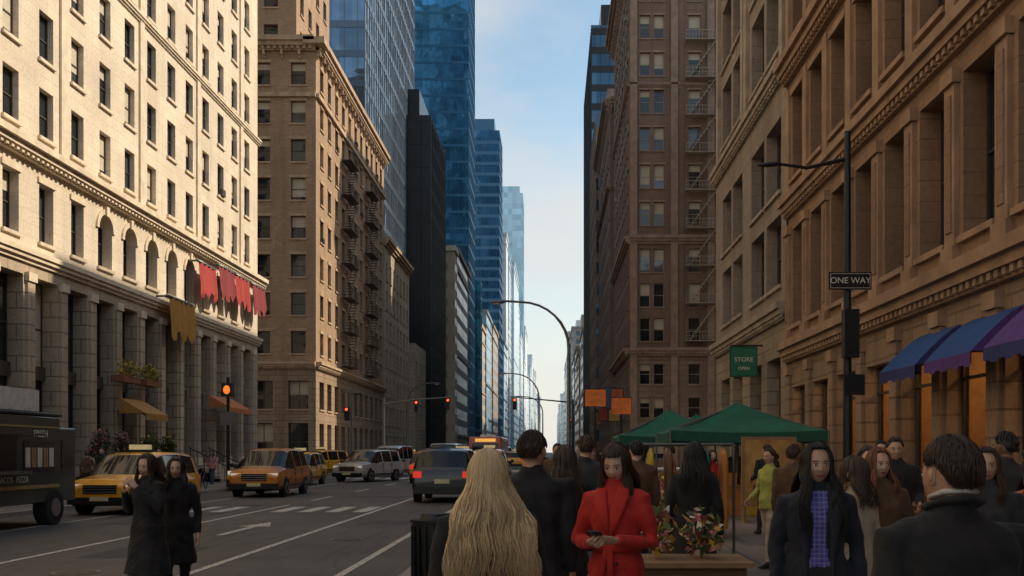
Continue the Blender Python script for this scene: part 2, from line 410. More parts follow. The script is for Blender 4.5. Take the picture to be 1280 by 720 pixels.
    for i,(sd,(el,wr)) in enumerate(((-1,aL),(1,aR))):
        dd=(Vector(wr)-Vector(el)).normalized(); pn=(hpn[i] if hpn else (-sd,0.15,0)); place_hand(e,Vector(wr)+dd*.015,dd,pn,sd,grip[i],skin)
    if extra: extra(e)
    return e
def clone(src,name,x,y,face,H,top,bot,skin,hm,z=.13,hyaw=0):
    e=empty(name,(x,y,z),rad(face),H/1.70)
    for role,data,M in PARTS[src.name]:
        o=bpy.data.objects.new(role,data); COL.objects.link(o); o.parent=e; 
        if role in('head','hair'):
            M=Matrix.Translation(M.translation)@Matrix.Rotation(rad(hyaw),4,'Z')@Matrix.Translation(-M.translation)@M
        o.matrix_local=M
        if role=='body': setslots(o,[top,bot])
        elif role=='head': setslots(o,[SK[skin]])
        elif role=='hair': setslots(o,hm)
        else: setslots(o,[SK[skin]])
    return e
def cloth(n,c,r=.85,var=.2,scale=9): return simple(n,c,r,var=var,scale=scale,bump=.25,sheen=.06)
CK=cloth('black_wool',(.013,.012,.013)); CN=cloth('navy_wool',(.013,.015,.026)); CR=cloth('red_wool',(.46,.018,.012),.8,.15); CG=cloth('charcoal',(.03,.03,.033)); CJ=cloth('denim',(.04,.065,.11)); CY=cloth('lime_jacket',(.42,.42,.09)); CC=cloth('cream_cloth',(.52,.44,.32)); CBR=cloth('brown_coat',(.11,.06,.03)); CT=cloth('olive',(.11,.10,.05)); CW=cloth('white_shirt',(.6,.58,.55)); CO=cloth('rust_cloth',(.4,.13,.05)); CP=cloth('pink_cloth',(.45,.2,.2)); SHB=simple('shoe_leather',(.02,.015,.012),.4)

person('blonde_woman',-.27,4.2,4,1.62,True,.6,CK,CG,SHB,0,('long',HBL,.46,.85),near=True,bulk=1.06,nstr=2600,hy=8,front=False,wave=.009,hr=.0027)
person('man_in_dark_jacket',-.12,6.1,-6,1.74,False,.82,CK,CG,SHB,1,('short',HD,.1,.3),near=True,stride=.12,hy=-14,nstr=900,hr=.0028)
person('dark_haired_woman',.10,7.7,8,1.66,True,.7,CK,CK,SHB,0,('long',HD,.32,.4),stride=.1,nstr=260,hr=.005)
def red_extra(e):
    mb=MB()
    for s in (-1,1):
        mb.tube([(s*.065,.035,1.475),(s*.07,.10,1.40),(s*.045,.135,1.30),(s*.008,.135,1.16)],[(.008,.03),(.009,.045),(.009,.04),(.005,.01)],10,0,up=(0,1,.3))
        mb.tube([(s*.07,.02,1.48),(s*.055,-.055,1.49),(0,-.075,1.49)],[(.012,.03),(.012,.035),(.012,.035)],10,0,up=(0,0,1))
    pts=[(.153*math.cos(t),.121*math.sin(t),1.085) for t in [k*2*math.pi/28 for k in range(29)]]
    mb.tube(pts,[(.024,.008)]*29,8,0,up=(0,0,1)); mb.tube([(.02,.128,1.085),(.04,.14,.99),(.05,.145,.86)],[(.02,.006),(.02,.006),(.018,.005)],8,0,up=(1,0,0)); mb.tube([(.0,.128,1.085),(-.01,.142,.98),(-.02,.145,.90)],[(.02,.006),(.02,.006),(.018,.005)],8,0,up=(1,0,0))
    for z in (1.0,.9,.8): mb.ball((-.045,.136+(1.08-z)*.03,z),(.012,.006,.012),1,10,6)
    mb.obj('collar_and_belt',[CR,SHB],e,True)
    mb=MB(); M=Matrix.Translation((.005,.33,1.175))@Matrix.Rotation(rad(28),4,'X'); mb.box((-.036,-.075,-.005),(.036,.075,.005),0,M); mb.box((-.033,-.07,.005),(.033,.07,.0065),1,M); mb.obj('phone',[M_black,simple('phone_screen',(.05,.06,.08),.1,emit=(.5,.6,.8),es=.3)],e)
person('woman_in_red_coat',.38,5.9,158,1.66,True,.55,CR,CG,SHB,0,('long',HD,.24,.15),near=True,bangs=True,hp=18,hy=2,
  arms={-1:((-.235,.02,1.12),(-.075,.24,1.145)),1:((.235,.02,1.12),(.08,.25,1.13))},grip=(True,True),hpn=((.7,.1,.7),(-.7,.1,.7)),extra=red_extra,nstr=1100,flare=1.3,waist=.96,hr=.003)
person('woman_in_black_coat',1.28,9.0,-10,1.70,True,.62,CK,CK,SHB,0,('long',HB,.33,.3),stride=.15,nstr=260,hr=.005)
m,nt,b=newmat('plaid_shirt'); tc=N(nt,'ShaderNodeTexCoord'); ck=N(nt,'ShaderNodeTexBrick')
mp=N(nt,'ShaderNodeMapping'); mp.inputs['Rotation'].default_value=(rad(90),0,0); nt.links.new(tc.outputs['Object'],mp.inputs[0]); nt.links.new(mp.outputs[0],ck.inputs[0]); ck.offset=0
ck.inputs['Scale'].default_value=1; ck.inputs['Brick Width'].default_value=.026; ck.inputs['Row Height'].default_value=.026; ck.inputs['Mortar Size'].default_value=.003
ck.inputs['Color1'].default_value=(.04,.055,.26,1); ck.inputs['Color2'].default_value=(.10,.07,.30,1); ck.inputs['Mortar'].default_value=(.2,.18,.4,1); nt.links.new(ck.outputs[0],b.inputs['Base Color']); b.inputs['Roughness'].default_value=.8; M_pl=m
def shirtfn(c):
    x,y,z=c[:,0],c[:,1],c[:,2]
    q=np.full(len(c),-1)
    q=np.where((y>.03)&(z>1.02)&(z<1.44)&(np.abs(x)<.054+.02*np.sin(z*9)),3,q)
    q=np.where((y>.03)&(z>.6)&(z<=1.02)&(np.abs(x)<.045),1,q); return q
def coat_edges(e):
    mb=MB()
    for s in (-1,1):
        mb.tube([(s*.06,.03,1.485),(s*.085,.10,1.40),(s*.085,.132,1.27),(s*.07,.125,1.08),(s*.07,.14,.9),(s*.09,.16,.68)],[(.012,.03),(.012,.04),(.010,.032),(.008,.014),(.008,.012),(.008,.01)],10,0,up=(0,1,.2))
    mb.tube([(.06,.02,1.49),(.05,-.05,1.5),(0,-.068,1.5),(-.05,-.05,1.5),(-.06,.02,1.49)],[(.012,.03)]*5,10,0,up=(0,0,1)); mb.obj('lapels',[CN],e,True)
person('woman_in_navy_coat',1.47,5.55,172,1.66,True,.56,CN,CK,SHB,1,('long',HB,.38,.3),near=True,fn=(shirtfn,[M_pl]),extra=coat_edges,hy=8,bulk=1.04,nstr=1200,hr=.003,wave=.014)
def suit(e):
    mb=MB(); mb.tube([(.075,.02,1.485),(.062,-.045,1.505),(0,-.075,1.515),(-.062,-.045,1.505),(-.075,.02,1.485)],[(.014,.026)]*5,10,0,up=(0,0,1))
    mb.tube([(.06,.02,1.515),(.052,-.04,1.535),(0,-.066,1.54),(-.052,-.04,1.535),(-.06,.02,1.515)],[(.010,.016)]*5,10,1,up=(0,0,1))
    mb.tube([(0,-.130,1.32),(0,-.138,1.15),(0,-.134,.95)],[(.003,.002)]*3,6,0); mb.obj('collar',[CK,CW],e,True)
person('man_in_black_suit',1.24,3.1,10,1.66,False,.80,CK,CG,SHB,1,('short',HD,.1,.3),near=True,extra=suit,hy=10,bulk=1.04,nstr=2600,hr=.0018)
person('woman_in_long_black_coat',-4.12,10.2,150,1.72,True,.50,CK,CK,SHB,0,('long',HD,.22,.2),z=0,near=True,arms={-1:((-.25,.06,1.16),(-.07,.19,1.38)),1:((.25,.05,1.14),(.10,.20,1.34))},grip=(True,True),hpn=((.5,-.6,.2),(-.5,-.6,.2)),hp=8,hy=14,flare=1.35,bulk=1.05)
person('pedestrian_in_black',-4.08,10.85,195,1.68,True,.55,CK,CK,SHB,0,('long',HB,.25,.3),z=0)
person('woman_in_lime_jacket',3.05,14,120,1.66,True,.84,CY,CC,SHB,1,('bun',HD,.1,.3),stride=.12,arms={1:((.235,.0,1.12),(.2,.2,.98))})
person('red_haired_woman',2.35,7.2,175,1.64,True,.7,CBR,CK,SHB,0,('long',HA,.25,.3),hy=15,nstr=260,hr=.005)
person('pedestrian_woman',2.78,6.4,150,1.64,True,.7,CG,CK,SHB,1,('long',HD,.28,.3),near=True,hy=10)
pf=[person('pedestrian_woman',3.35,6.9,165,1.60,True,.7,CO,CK,SHB,0,('long',HB,.3,.3),nstr=240,hr=.005),
    person('pedestrian_woman',2.0,6.6,40,1.58,True,.8,CC,CJ,SHB,0,('long',HD,.25,.3),stride=.15,nstr=240,hr=.005),
    person('pedestrian_woman',2.9,9.2,185,1.66,True,.84,CT,CJ,SHB,0,('bun',HD,.2,.3),stride=-.12,arms={1:((.24,.02,1.13),(.15,.24,1.1))})]
pm=[person('pedestrian_man',3.6,10.5,170,1.76,False,.82,CK,CJ,SHB,1,('short',HD,.1,.3),stride=.15,arms={-1:((-.24,.02,1.12),(-.2,.24,1.05))}),
    person('pedestrian_man',1.0,11.8,10,1.74,False,.84,CBR,CK,SHB,0,('short',HB,.1,.3),stride=-.14)]
defs=[(4.6,11.6,190,1.64,1,CO,HA),(1.75,11.9,20,1.66,1,CG,HB),(.35,10.5,-8,1.78,0,CG,HD),(.55,13.5,180,1.66,1,CO,HD),
(5.1,15.5,175,1.78,0,CG,HB),(5.9,17.5,160,1.64,1,CP,HD),(4.2,19.5,20,1.75,0,CN,HD),(.9,16.5,0,1.66,1,CK,HB),
(.1,18,180,1.76,0,CBR,HD),(2.6,22,90,1.74,0,CO,HD),(3.6,24.5,180,1.64,1,CW,HB),(1.0,24,10,1.78,0,CK,HD),
(.2,27,5,1.66,1,CN,HD),(5.2,28.3,180,1.76,0,CT,HD),(1.6,31,180,1.64,1,CO,HA),(.4,36,0,1.75,0,CK,HB),
(-16.2,36,170,1.76,0,CK,HD),(-15.8,34,0,1.65,1,CBR,HD),(-16.5,42,190,1.76,0,CG,HD),(-17,50,180,1.66,1,CP,HD),(-15.6,56,0,1.76,0,CN,HB),(-16.6,30.5,100,1.66,1,CO,HB),
(6.8,20.8,180,1.76,0,CG,HD),(6.3,13.2,5,1.66,1,CK,HB),(3.9,8.6,10,1.78,0,CG,HB),(3.0,12.4,-12,1.7,0,CBR,HD),(2.3,16.2,170,1.66,1,CW,HD),(1.5,20.5,5,1.76,0,CG,HB),(3.2,20,200,1.65,1,CR,HD),(-.3,31,0,1.7,0,CK,HD),(5.8,10.2,15,1.72,0,CN,HD),
(-16.8,62,0,1.7,0,CK,HD),(-17.6,64,180,1.7,1,CO,HD),(-12,86.5,90,1.7,0,CG,HD),(-9,87,90,1.65,1,CBR,HD),(2.2,45,0,1.75,0,CK,HD),(3.5,52,180,1.7,1,CC,HD),(.9,58,0,1.75,0,CG,HB),(-.6,40,10,1.7,1,CBR,HD),(2.9,34,190,1.74,0,CN,HB),(1.9,27.5,0,1.7,1,CY,HD)]
for i,(x,y,f,H,fem,c,h) in enumerate(defs):
    src=pf[i%3] if fem else pm[i%2]
    clone(src,'pedestrian_woman' if fem else 'pedestrian_man',x,y,f,H,c,random.choice((CJ,CK,CG)),random.choice((0,0,1,2)),h,z=0 if (-14<x<-2) else .13,hyaw=U(-25,25))

# ------------------------------------------------------------ facades
class Fac:
    def __init__(s,mb,ax,pos,sg): s.mb=mb;s.ax=ax;s.pos=pos;s.sg=sg; s.n=(sg,0,0) if ax=='x' else (0,sg,0); s.ac=0
    def P(s,u,z,d=0): return (s.pos+s.sg*d,u,z) if s.ax=='x' else (u,s.pos+s.sg*d,z)
    def q(s,u0,u1,z0,z1,d,mat):
        if u1-u0<1e-4 or z1-z0<1e-4: return
        s.mb.face([s.P(u0,z0,d),s.P(u1,z0,d),s.P(u1,z1,d),s.P(u0,z1,d)],mat,s.n)
    def b(s,u0,u1,z0,z1,d0,d1,mat): s.mb.box(s.P(u0,z0,d0),s.P(u1,z1,d1),mat)
    def zone(s,u0,u1,z0,z1,cols,rows,rv=.3,wall=0,frame=True,sill=True,lintel=False,nx=1,ny=2,arch=False,pblind=.3,g2=.25,fw=.06,gm=None,trim=1):
        cols=sorted(cols); c=u0
        for a,b in cols:
            s.q(c,a,z0,z1,0,wall); c=b
        s.q(c,u1,z0,z1,0,wall)
        for a,b in cols:
            zc=z0
            for r0,r1 in rows:
                s.q(a,b,zc,r0,0,wall); zc=r1
                s.window(a,b,r0,r1,rv,wall,frame,sill,lintel,nx,ny,arch,pblind,g2,fw,gm,trim)
            s.q(a,b,zc,z1,0,wall)
    def window(s,a,b,r0,r1,rv,wall,frame,sill,lintel,nx,ny,arch,pblind,g2,fw,gm,trim):
        P=s.P; mb=s.mb; g=(3 if R()<g2 else 2) if gm is None else gm
        mb.face([P(a,r0,0),P(a,r0,-rv),P(a,r1,-rv),P(a,r1,0)],wall); mb.face([P(b,r0,0),P(b,r0,-rv),P(b,r1,-rv),P(b,r1,0)],wall)
        mb.face([P(a,r0,0),P(b,r0,0),P(b,r0,-rv),P(a,r0,-rv)],wall); mb.face([P(a,r1,0),P(b,r1,0),P(b,r1,-rv),P(a,r1,-rv)],wall)
        s.q(a,b,r0,r1,-rv,g)
        if arch:
            r=(b-a)/2; cx=(a+b)/2; zs=r1-r; K=10
            for k in range(K):
                t0=math.pi*k/K; t1=math.pi*(k+1)/K
                A=(cx+r*math.cos(t0),zs+r*math.sin(t0)); B=(cx+r*math.cos(t1),zs+r*math.sin(t1))
                mb.face([P(A[0],A[1],.003),P(B[0],B[1],.003),P(B[0],r1+.02,.003),P(A[0],r1+.02,.003)],wall,s.n)
                mb.face([P(A[0],A[1],.003),P(B[0],B[1],.003),P(B[0],B[1],-rv),P(A[0],A[1],-rv)],trim)
                ro=r+.22
                C=(cx+ro*math.cos(t0),zs+ro*math.sin(t0)); D=(cx+ro*math.cos(t1),zs+ro*math.sin(t1))
                mb.face([P(*A,.08),P(*B,.08),P(*D,.08),P(*C,.08)],trim,s.n)
                mb.face([P(*C,.08),P(*D,.08),P(*D,0),P(*C,0)],trim); mb.face([P(*A,.08),P(*B,.08),P(*B,0),P(*A,0)],trim)
            s.b(cx-.14,cx+.14,r1-.08,r1+.35,-.02,.16,trim)
        if frame:
            d0,d1=-rv-.03,-rv+.05
            s.b(a,a+fw,r0,r1,d0,d1,5); s.b(b-fw,b,r0,r1,d0,d1,5)
            s.b(a+fw,b-fw,r1-fw,r1,d0,d1-.003,5); s.b(a+fw,b-fw,r0,r0+fw,d0,d1-.003,5)
            for k in range(1,ny):
                z=r0+(r1-r0)*k/ny; s.b(a+fw,b-fw,z-.03,z+.03,d0,d1-.006,5)
            for k in range(1,nx):
                u=a+(b-a)*k/nx; s.b(u-.03,u+.03,r0+fw,r1-fw,d0,d1-.009,5)
            if R()<pblind:
                h=(r1-r0)*random.choice((.25,.3,.45,.5,.62,.8)); s.q(a+fw,b-fw,r1-fw-h,r1-fw,-rv+.012,4)
        if s.ac and R()<s.ac: s.b((a+b)/2-.3,(a+b)/2+.3,r0+.02,r0+.42,-rv,.22,5)
        if sill: s.b(a-.1,b+.1,r0-.13,r0-.001,-.04,.11,trim)
        if lintel: s.b(a-.12,b+.12,r1+.001,r1+.22,-.04,.07,trim)
    def cornice(s,u0,u1,z,h,d,mat=1,dent=0,bracket=0):
        s.b(u0,u1,z+h*.62,z+h,-.1,d,mat); s.b(u0,u1,z+h*.3,z+h*.62-.001,-.1,d*.72,mat); s.b(u0,u1,z,z+h*.3-.001,-.1,d*.35,mat)
        if dent:
            u=u0
            while u<u1-.1:
                s.b(u,u+dent*.5,z+h*.08,z+h*.3-.004,.0,d*.6,mat); u+=dent
        if bracket:
            u=u0+.1
            while u<u1-.2:
                s.b(u,u+.17,z-h*.35,z+h*.28,.0,d*.5,mat); s.b(u+.02,u+.15,z-h*.6,z-h*.35-.002,.0,d*.25,mat); u+=bracket
    def fire_escape(s,u0,u1,z0,n,pitch,mat):
        for i in range(n):
            z=z0+i*pitch; s.b(u0,u1,z-.06,z,.12,1.05,mat)
            s.b(u0,u1,z+.9,z+.95,1.0,1.05,mat); s.b(u0,u1,z+.45,z+.48,1.0,1.04,mat)
            k=u0
            while k<u1: s.b(k,k+.03,z,z+.9,1.005,1.035,mat); k+=.35
            if i<n-1:
                for t in range(11):
                    uu=u0+.4+(u1-u0-1.0)*t/10; zz=z+pitch*t/10; s.b(uu,uu+.28,zz,zz+.04,.35,.9,mat)
                for dd in (.33,.92):
                    a=Vector(s.P(u0+.4,z,dd)); b=Vector(s.P(u1-.5,z+pitch,dd)); s.mb.tube([a,b],.035,4,mat)
def cols(u0,u1,pitch,w,off=None):
    n=int((u1-u0)/pitch); m=((u1-u0)-n*pitch)/2; r=[]
    for i in range(n):
        c=u0+m+pitch*(i+.5); r.append((c-w/2,c+w/2))
    return r
def rows(z0,n,pitch,h): return [(z0+i*pitch,z0+i*pitch+h) for i in range(n)]

# ---- A limestone building (left, near)
mb=MB(); F=Fac(mb,'x',-20,1)
y0,y1=-25.2,67.9
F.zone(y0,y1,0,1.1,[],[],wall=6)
F.b(y0,y1,0.02,1.0,-.1,.12,6)
c=cols(y0,y1,2.6,1.72)
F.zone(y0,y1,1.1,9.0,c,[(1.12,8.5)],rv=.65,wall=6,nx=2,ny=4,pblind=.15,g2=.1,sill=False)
for a,b in c:
    F.b(b+.17,b+.71,1.1,8.25,-.02,.1,6); F.b(b+.12,b+.76,8.26,8.6,-.02,.17,1); F.b(b+.12,b+.76,1.0,1.45,-.02,.18,1)
    F.b(a+.1,b-.1,4.6,5.15,-.6,-.42,5)
    if R()<.5: F.b(a+.12,b-.12,1.15,3.4,-.6,-.5,9)
F.cornice(y0,y1+.3,8.95,.5,.3,1)
c2=cols(y0,y1,2.6,1.12)
cs=[k for k in c2 if not(44<k[0]<56)]; ca=[k for k in c2 if 44<k[0]<56]
F.zone(y0,43.9,9.45,12.7,[k for k in cs if k[1]<43.9],[(9.95,12.25)],rv=.4,lintel=True)
F.zone(43.9,56.3,9.45,12.7,[(a-.15,b+.15) for a,b in ca if b<56.3],[(9.95,12.35)],rv=.5,arch=True,pblind=0)
F.zone(56.3,y1,9.45,12.7,[k for k in c2 if k[0]>56.3],[(9.95,12.25)],rv=.4,lintel=True)
F.cornice(y0,y1+.6,12.85,.65,.6,1,dent=.36)
F.zone(y0,y1,12.7,13.7,[],[])
c3=cols(y0,y1,2.6,1.1); F.ac=.07
F.zone(y0,y1,13.7,61,c3,rows(14.1,15,3.05,1.9),rv=.28,pblind=.45,g2=.3); F.ac=0
for i,(a,b) in enumerate(c3):
    if i%3==0: F.b(b+.5,b+.98,13.72,58,-.02,.1,1)
for z in (22.6,37.9,53.1): F.cornice(y0,y1+.3,z,.35,.22,1)
F.cornice(y0,y1+.6,59.8,1.2,1.1,1,dent=.5,bracket=1.5)
G=Fac(mb,'y',67.9,1); G.zone(-45,-20,0,61,cols(-45,-20,2.6,1.1),rows(1.9,19,3.05,1.9),rv=.28)
mb.box((-45,y0,0),(-20.8,67.4,60.9),7); mb.box((-45.1,y0-.05,-.05),(-20.0,67.9,.01),7)
mb.obj('limestone_office_building',[M_lime,M_trimL,M_wg,M_wg2,M_blind,M_frame,M_limeb,M_roof,M_pane,simple('bronze_door',(.12,.07,.03),.4,.5)])

# ---- B tan corner building
mb=MB(); F=Fac(mb,'x',-20,1); G=Fac(mb,'y',84.7,-1); F.ac=G.ac=.1
def tanb(F,u0,u1,z1):
    c=cols(u0,u1,3.0,1.25)
    F.zone(u0,u1,0,8.8,cols(u0,u1,3.0,1.7),[(1.0,4.2),(5.4,7.8)],rv=.4,wall=6,nx=2,g2=.1)
    F.cornice(u0-.02,u1,8.8,.6,.5,1,dent=.4)
    n=int((z1-10)/3.25)
    F.zone(u0,u1,9.2,z1,c,rows(10.1,n,3.25,1.9),rv=.3,pblind=.4,lintel=True)
    F.b(u0,u1,z1-4.4,z1-4.05,-.1,.28,1)
    F.cornice(u0-.02,u1,z1-.5,1.1,.8,1,dent=.5,bracket=1.5)
tanb(F,84.7,119,36.2); tanb(G,-50,-20,36.2)
F.fire_escape(94.5,98.5,9.9,7,3.25,5); F.fire_escape(106,110,9.9,7,3.25,5)
mb.box((-50,85.2,0),(-20.5,118.9,36.4),7)
mb.box((-20.9,83.9,36.1),(-19.1,85.7,36.65),1)
F2=Fac(mb,'x',-22.5,1); G2=Fac(mb,'y',88,-1)
F2.zone(88,101,36.3,60,cols(88,101,3,1.25),rows(37.5,6,3.4,1.9)); G2.zone(-48,-22.5,36.3,60,cols(-48,-22.5,3,1.25),rows(37.5,6,3.4,1.9))
mb.box((-48,88.5,36),(-23,100.9,59.8),7); F2.cornice(88,101,58.6,1.3,1,1); G2.cornice(-48,-22.5,58.6,1.3,1,1)
mb.obj('tan_apartment_building',[M_tan,M_trimT,M_wg,M_wg2,M_blind,M_frame,stone('tan_base',(.36,.25,.165),1.3,.55,.45,.2,mort=.03),M_roof])
mb=MB(); F=Fac(mb,'x',-20,1); G=Fac(mb,'y',119.1,-1)
F.zone(119.1,140,0,27,cols(119.1,140,2.8,1.3),rows(1.5,7,3.5,2.2),rv=.3); F.cornice(119.1,140,26.4,1,.7,1)
G.zone(-45,-20,0,27,cols(-45,-20,2.8,1.3),rows(1.5,7,3.5,2.2),rv=.3)
mb.box((-45,119.6,0),(-20.5,139.9,26.9),7)
F3=Fac(mb,'x',-19.2,1); G3=Fac(mb,'y',140.1,-1)
F3.zone(140.1,152,0,17,cols(140.1,152,2.8,1.3),rows(1.5,4,3.6,2.3)); G3.zone(-30,-19.2,0,17,cols(-30,-19.2,2.8,1.3),rows(1.5,4,3.6,2.3)); mb.box((-30,140.6,0),(-19.7,151.9,17.1),7)
mb.obj('cream_brick_building',[M_limeb,M_trimT,M_wg,M_wg2,M_blind,M_frame,M_limeb,M_roof])

# ---- curtain wall towers
def tower(name,x0,x1,ya,yb,h,gm,mm,fl=3.8,mod=1.6,band=.7,fin=.12,sgx=1,bandm=None):
    mb=MB(); mb.box((x0,ya,0),(x1,yb,h),0)
    fx=Fac(mb,'x',x1 if sgx>0 else x0,sgx); fy=Fac(mb,'y',ya,-1)
    for f,u0,u1 in ((fx,ya,yb),(fy,x0,x1)):
        z=fl
        while z<h:
            f.b(u0,u1,z-band,z,-.05,.06,2); z+=fl
        u=u0
        while u<u1:
            f.b(u-.03,u+.03,0,h,-.05,fin,1); u+=mod
    mb.box((x0+2,ya+2,h),(x1-2,yb-2,h+5),1)
    return mb.obj(name,[gm,mm,bandm or mm])
M_t1=glass('tower_glass_slate',(.24,.31,.38),.75,.07,.45,1.6,3.8,.3,blot=.35)
M_t2=glass('tower_glass_blue',(.10,.32,.50),.8,.06,.25,1.6,3.8,.18,blot=.35)
M_t3=glass('tower_glass_navy',(.09,.19,.29),.7,.1,.3,3,3.8,.15,blot=.3)
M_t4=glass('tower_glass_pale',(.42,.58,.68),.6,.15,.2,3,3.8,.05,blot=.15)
M_m1=simple('mullion_slate',(.20,.22,.24),.4,.5); M_b1=simple('spandrel_slate',(.14,.18,.23),.3,.5)
M_m2=simple('mullion_blue',(.07,.17,.27),.4,.4); M_b2=simple('spandrel_blue',(.06,.19,.31),.25,.6)
M_dark=simple('black_cladding',(.022,.022,.025),.3,.2)
tower('glass_office_tower',-64,-24,128,174,130,M_t1,M_m1,3.8,1.7,.9,bandm=M_b1)
tower('blue_glass_skyscraper',-40,-19.6,235,254,190,M_t2,M_m2,3.9,1.8,.6,bandm=M_b2)
tower('black_glass_tower',-50,-20,164,186,57,M_dark,M_dark,3.8,2.2,1.0,.25)
tower('navy_glass_skyscraper',-42,-20,380,404,124,M_t3,M_m2,4,3,1.2)
tower('pale_glass_skyscraper',-40,-20,680,714,178,M_t4,M_t4,5,4,1)
tower('teal_glass_building',-34,-18.4,257,262,46,glass('teal_glass',(.08,.27,.32),.7,.08),M_m2,3.8,1.6,.6)
mb=MB(); mb.box((-26,200,0),(-19.5,206,42),0); mb.box((-26.3,199.7,42),(-19.2,206.3,43),1); mb.obj('sandstone_pier_building',[farwin('sand_far',(.5,.36,.25),(.36,.25,.18),1.6,3.6,.4),M_trimL])

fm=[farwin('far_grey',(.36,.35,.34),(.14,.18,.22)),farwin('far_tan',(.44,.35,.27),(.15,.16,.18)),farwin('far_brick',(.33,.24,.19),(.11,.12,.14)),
    farwin('far_glass',(.22,.33,.43),(.26,.42,.55),3,3.8,.15,.4),farwin('far_haze',(.55,.60,.64),(.46,.53,.60)),farwin('far_haze_blue',(.48,.58,.66),(.42,.54,.64),3,4,.2,.2)]  # last two: aerial haze painted into the paler base colours
def blockrow(side,y,yend):
    while y<yend:
        d=U(18,34)*(1 if y<500 else 2.2)
        if side<0: h=U(28,46) if y<420 else U(45,100); x1=-20+U(-1,.6); x0=x1-22
        else: h=U(26,40) if y<420 else U(30,60); x0=8+U(-.4,1.5); x1=x0+24
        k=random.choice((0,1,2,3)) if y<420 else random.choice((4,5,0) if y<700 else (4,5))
        mb=MB(); mb.box((x0,y,0),(x1,y+d-.4,h),0)
        mb.box((x0-.4,y-.4,h),(x1+.4,y+d-.2,h+1),1)
        mb.box((x0+4,y+4,h+1),(x1-5,y+d-5,h+U(3,7)),1)
        for zz in (5.,h*.5,h-4): mb.box((x0-.25,y-.25,zz),(x1+.25,y+d-.35,zz+.5),1)
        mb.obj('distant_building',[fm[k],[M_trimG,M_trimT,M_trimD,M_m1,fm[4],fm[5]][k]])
        y+=d
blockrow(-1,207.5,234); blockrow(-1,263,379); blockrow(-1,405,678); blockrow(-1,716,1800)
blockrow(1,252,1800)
tower('dark_blue_tower',8,30,202,250,88,M_t3,M_dark,3.8,1.8,1.4,sgx=-1)
tower('slate_glass_building',7.6,30,172,200,60,M_t3,M_trimD,3.6,2.6,1.6,sgx=-1)
mb=MB(); F=Fac(mb,'x',8,-1); G=Fac(mb,'y',138,-1)
F.zone(138,171,0,50,cols(138,171,2.8,1.4),rows(2,13,3.6,2.1)); G.zone(8,30,0,50,cols(8,30,2.8,1.4),rows(2,13,3.6,2.1))
for f,a,b in ((F,138,171),(G,8,30)):
    f.cornice(a,b,49.3,1.2,1,1,bracket=1.5); f.cornice(a,b,9,.6,.5,1); f.cornice(a,b,38,.5,.5,1)
mb.box((8.5,138.5,0),(30,170.9,50),7); mb.obj('brown_loft_building',[M_dbr,M_trimD,M_wg,M_wg2,M_blind,M_frame,M_dbr,M_roof])

# ---- E tall brown building
mb=MB(); F=Fac(mb,'x',8.3,-1); G=Fac(mb,'y',107,-1)
ge=[(9.4,10.5),(10.9,12.0),(14.6,15.9),(18.4,19.6)]
fe=cols(107,134,2.8,1.3)
XE=20.5
for f,u0,u1,c in ((G,8.3,XE,ge),(F,107,134,fe)):
    f.zone(u0,u1,0,12.0,c,[(1,4.2),(5.4,7.6),(9,11.2)],wall=6,rv=.4,nx=1,g2=.1,lintel=True)
    f.cornice(u0-.02,u1,12.,.9,.7,1,dent=.5)
    f.zone(u0,u1,12.8,24,c,rows(13.6,3,3.7,2.5),rv=.35,g2=.35,pblind=.4)
    f.cornice(u0-.02,u1,24,.9,.6,1)
    f.ac=.08
    f.zone(u0,u1,24.8,56,c,rows(26,7,4.0,2.5),rv=.35,g2=.5,pblind=.5,lintel=True)
    f.cornice(u0,u1,40.8,.4,.3,1); f.cornice(u0,u1,55,1.4,1.2,1,bracket=1.4)
for u in (8.35,12.7,16.6): G.b(u,u+.75,.1,54,-.02,.3,1)
G.b(13.46,14.1,12.9,54,-.02,.1,0)
mb.box((8.8,107.6,0),(XE,133.9,55.9),7)
G.fire_escape(14.2,18.0,13.6,9,4.0,5)
mb.obj('brown_brick_high_rise',[M_dbr,M_trimD,M_wg,M_wg2,M_blind,M_framew,stone('brown_base',(.27,.19,.14),1.3,.55,.45,.2,mort=.03),M_roof])

# ---- D grey stone building
mb=MB(); F=Fac(mb,'x',8,-1); G=Fac(mb,'y',48.8,1)
y0,y1=34.1,48.8; HD_=31
cd=[(34.9,37.3),(37.7,40.1),(42.0,44.2),(44.6,46.9)]
F.zone(y0,y1,0,6.3,[(35,37.2),(38.2,40.4),(42,44.2),(45,47.2)],[(.6,5.1)],wall=6,rv=.5,nx=2,ny=3,g2=.1)
F.cornice(y0,y1,6.3,.6,.35,1,dent=.4)
F.zone(y0,y1,6.9,14.6,cd,[(7.6,10.1),(10.9,13.5)],wall=0,rv=.45,nx=2,ny=2,pblind=.2,g2=.4)
F.cornice(y0,y1,14.6,.6,.35,1,dent=.4)
F.zone(y0,y1,15.2,HD_,cd,rows(15.9,4,3.6,2.8),rv=.5,nx=2,ny=1,pblind=.15,g2=.4)
for u in (34.12,40.5,41.2,47.3): F.b(u,u+.5,15.3,30,-.02,.16,1)
F.cornice(y0,y1+.4,HD_-.8,1.0,.8,1,bracket=1.2)
G.zone(8,30,0,HD_,cols(10,30,3,1.3),rows(2,8,3.6,2.),rv=.3)
mb.box((8.7,34.2,0),(30,48.3,HD_-.1),7)
mb.obj('grey_stone_building',[M_grey,M_trimG,M_wg,M_wg2,M_blind,M_frame,stone('grey_base',(.36,.29,.22),1.2,.5,.45,.2,mort=.03),M_roof])

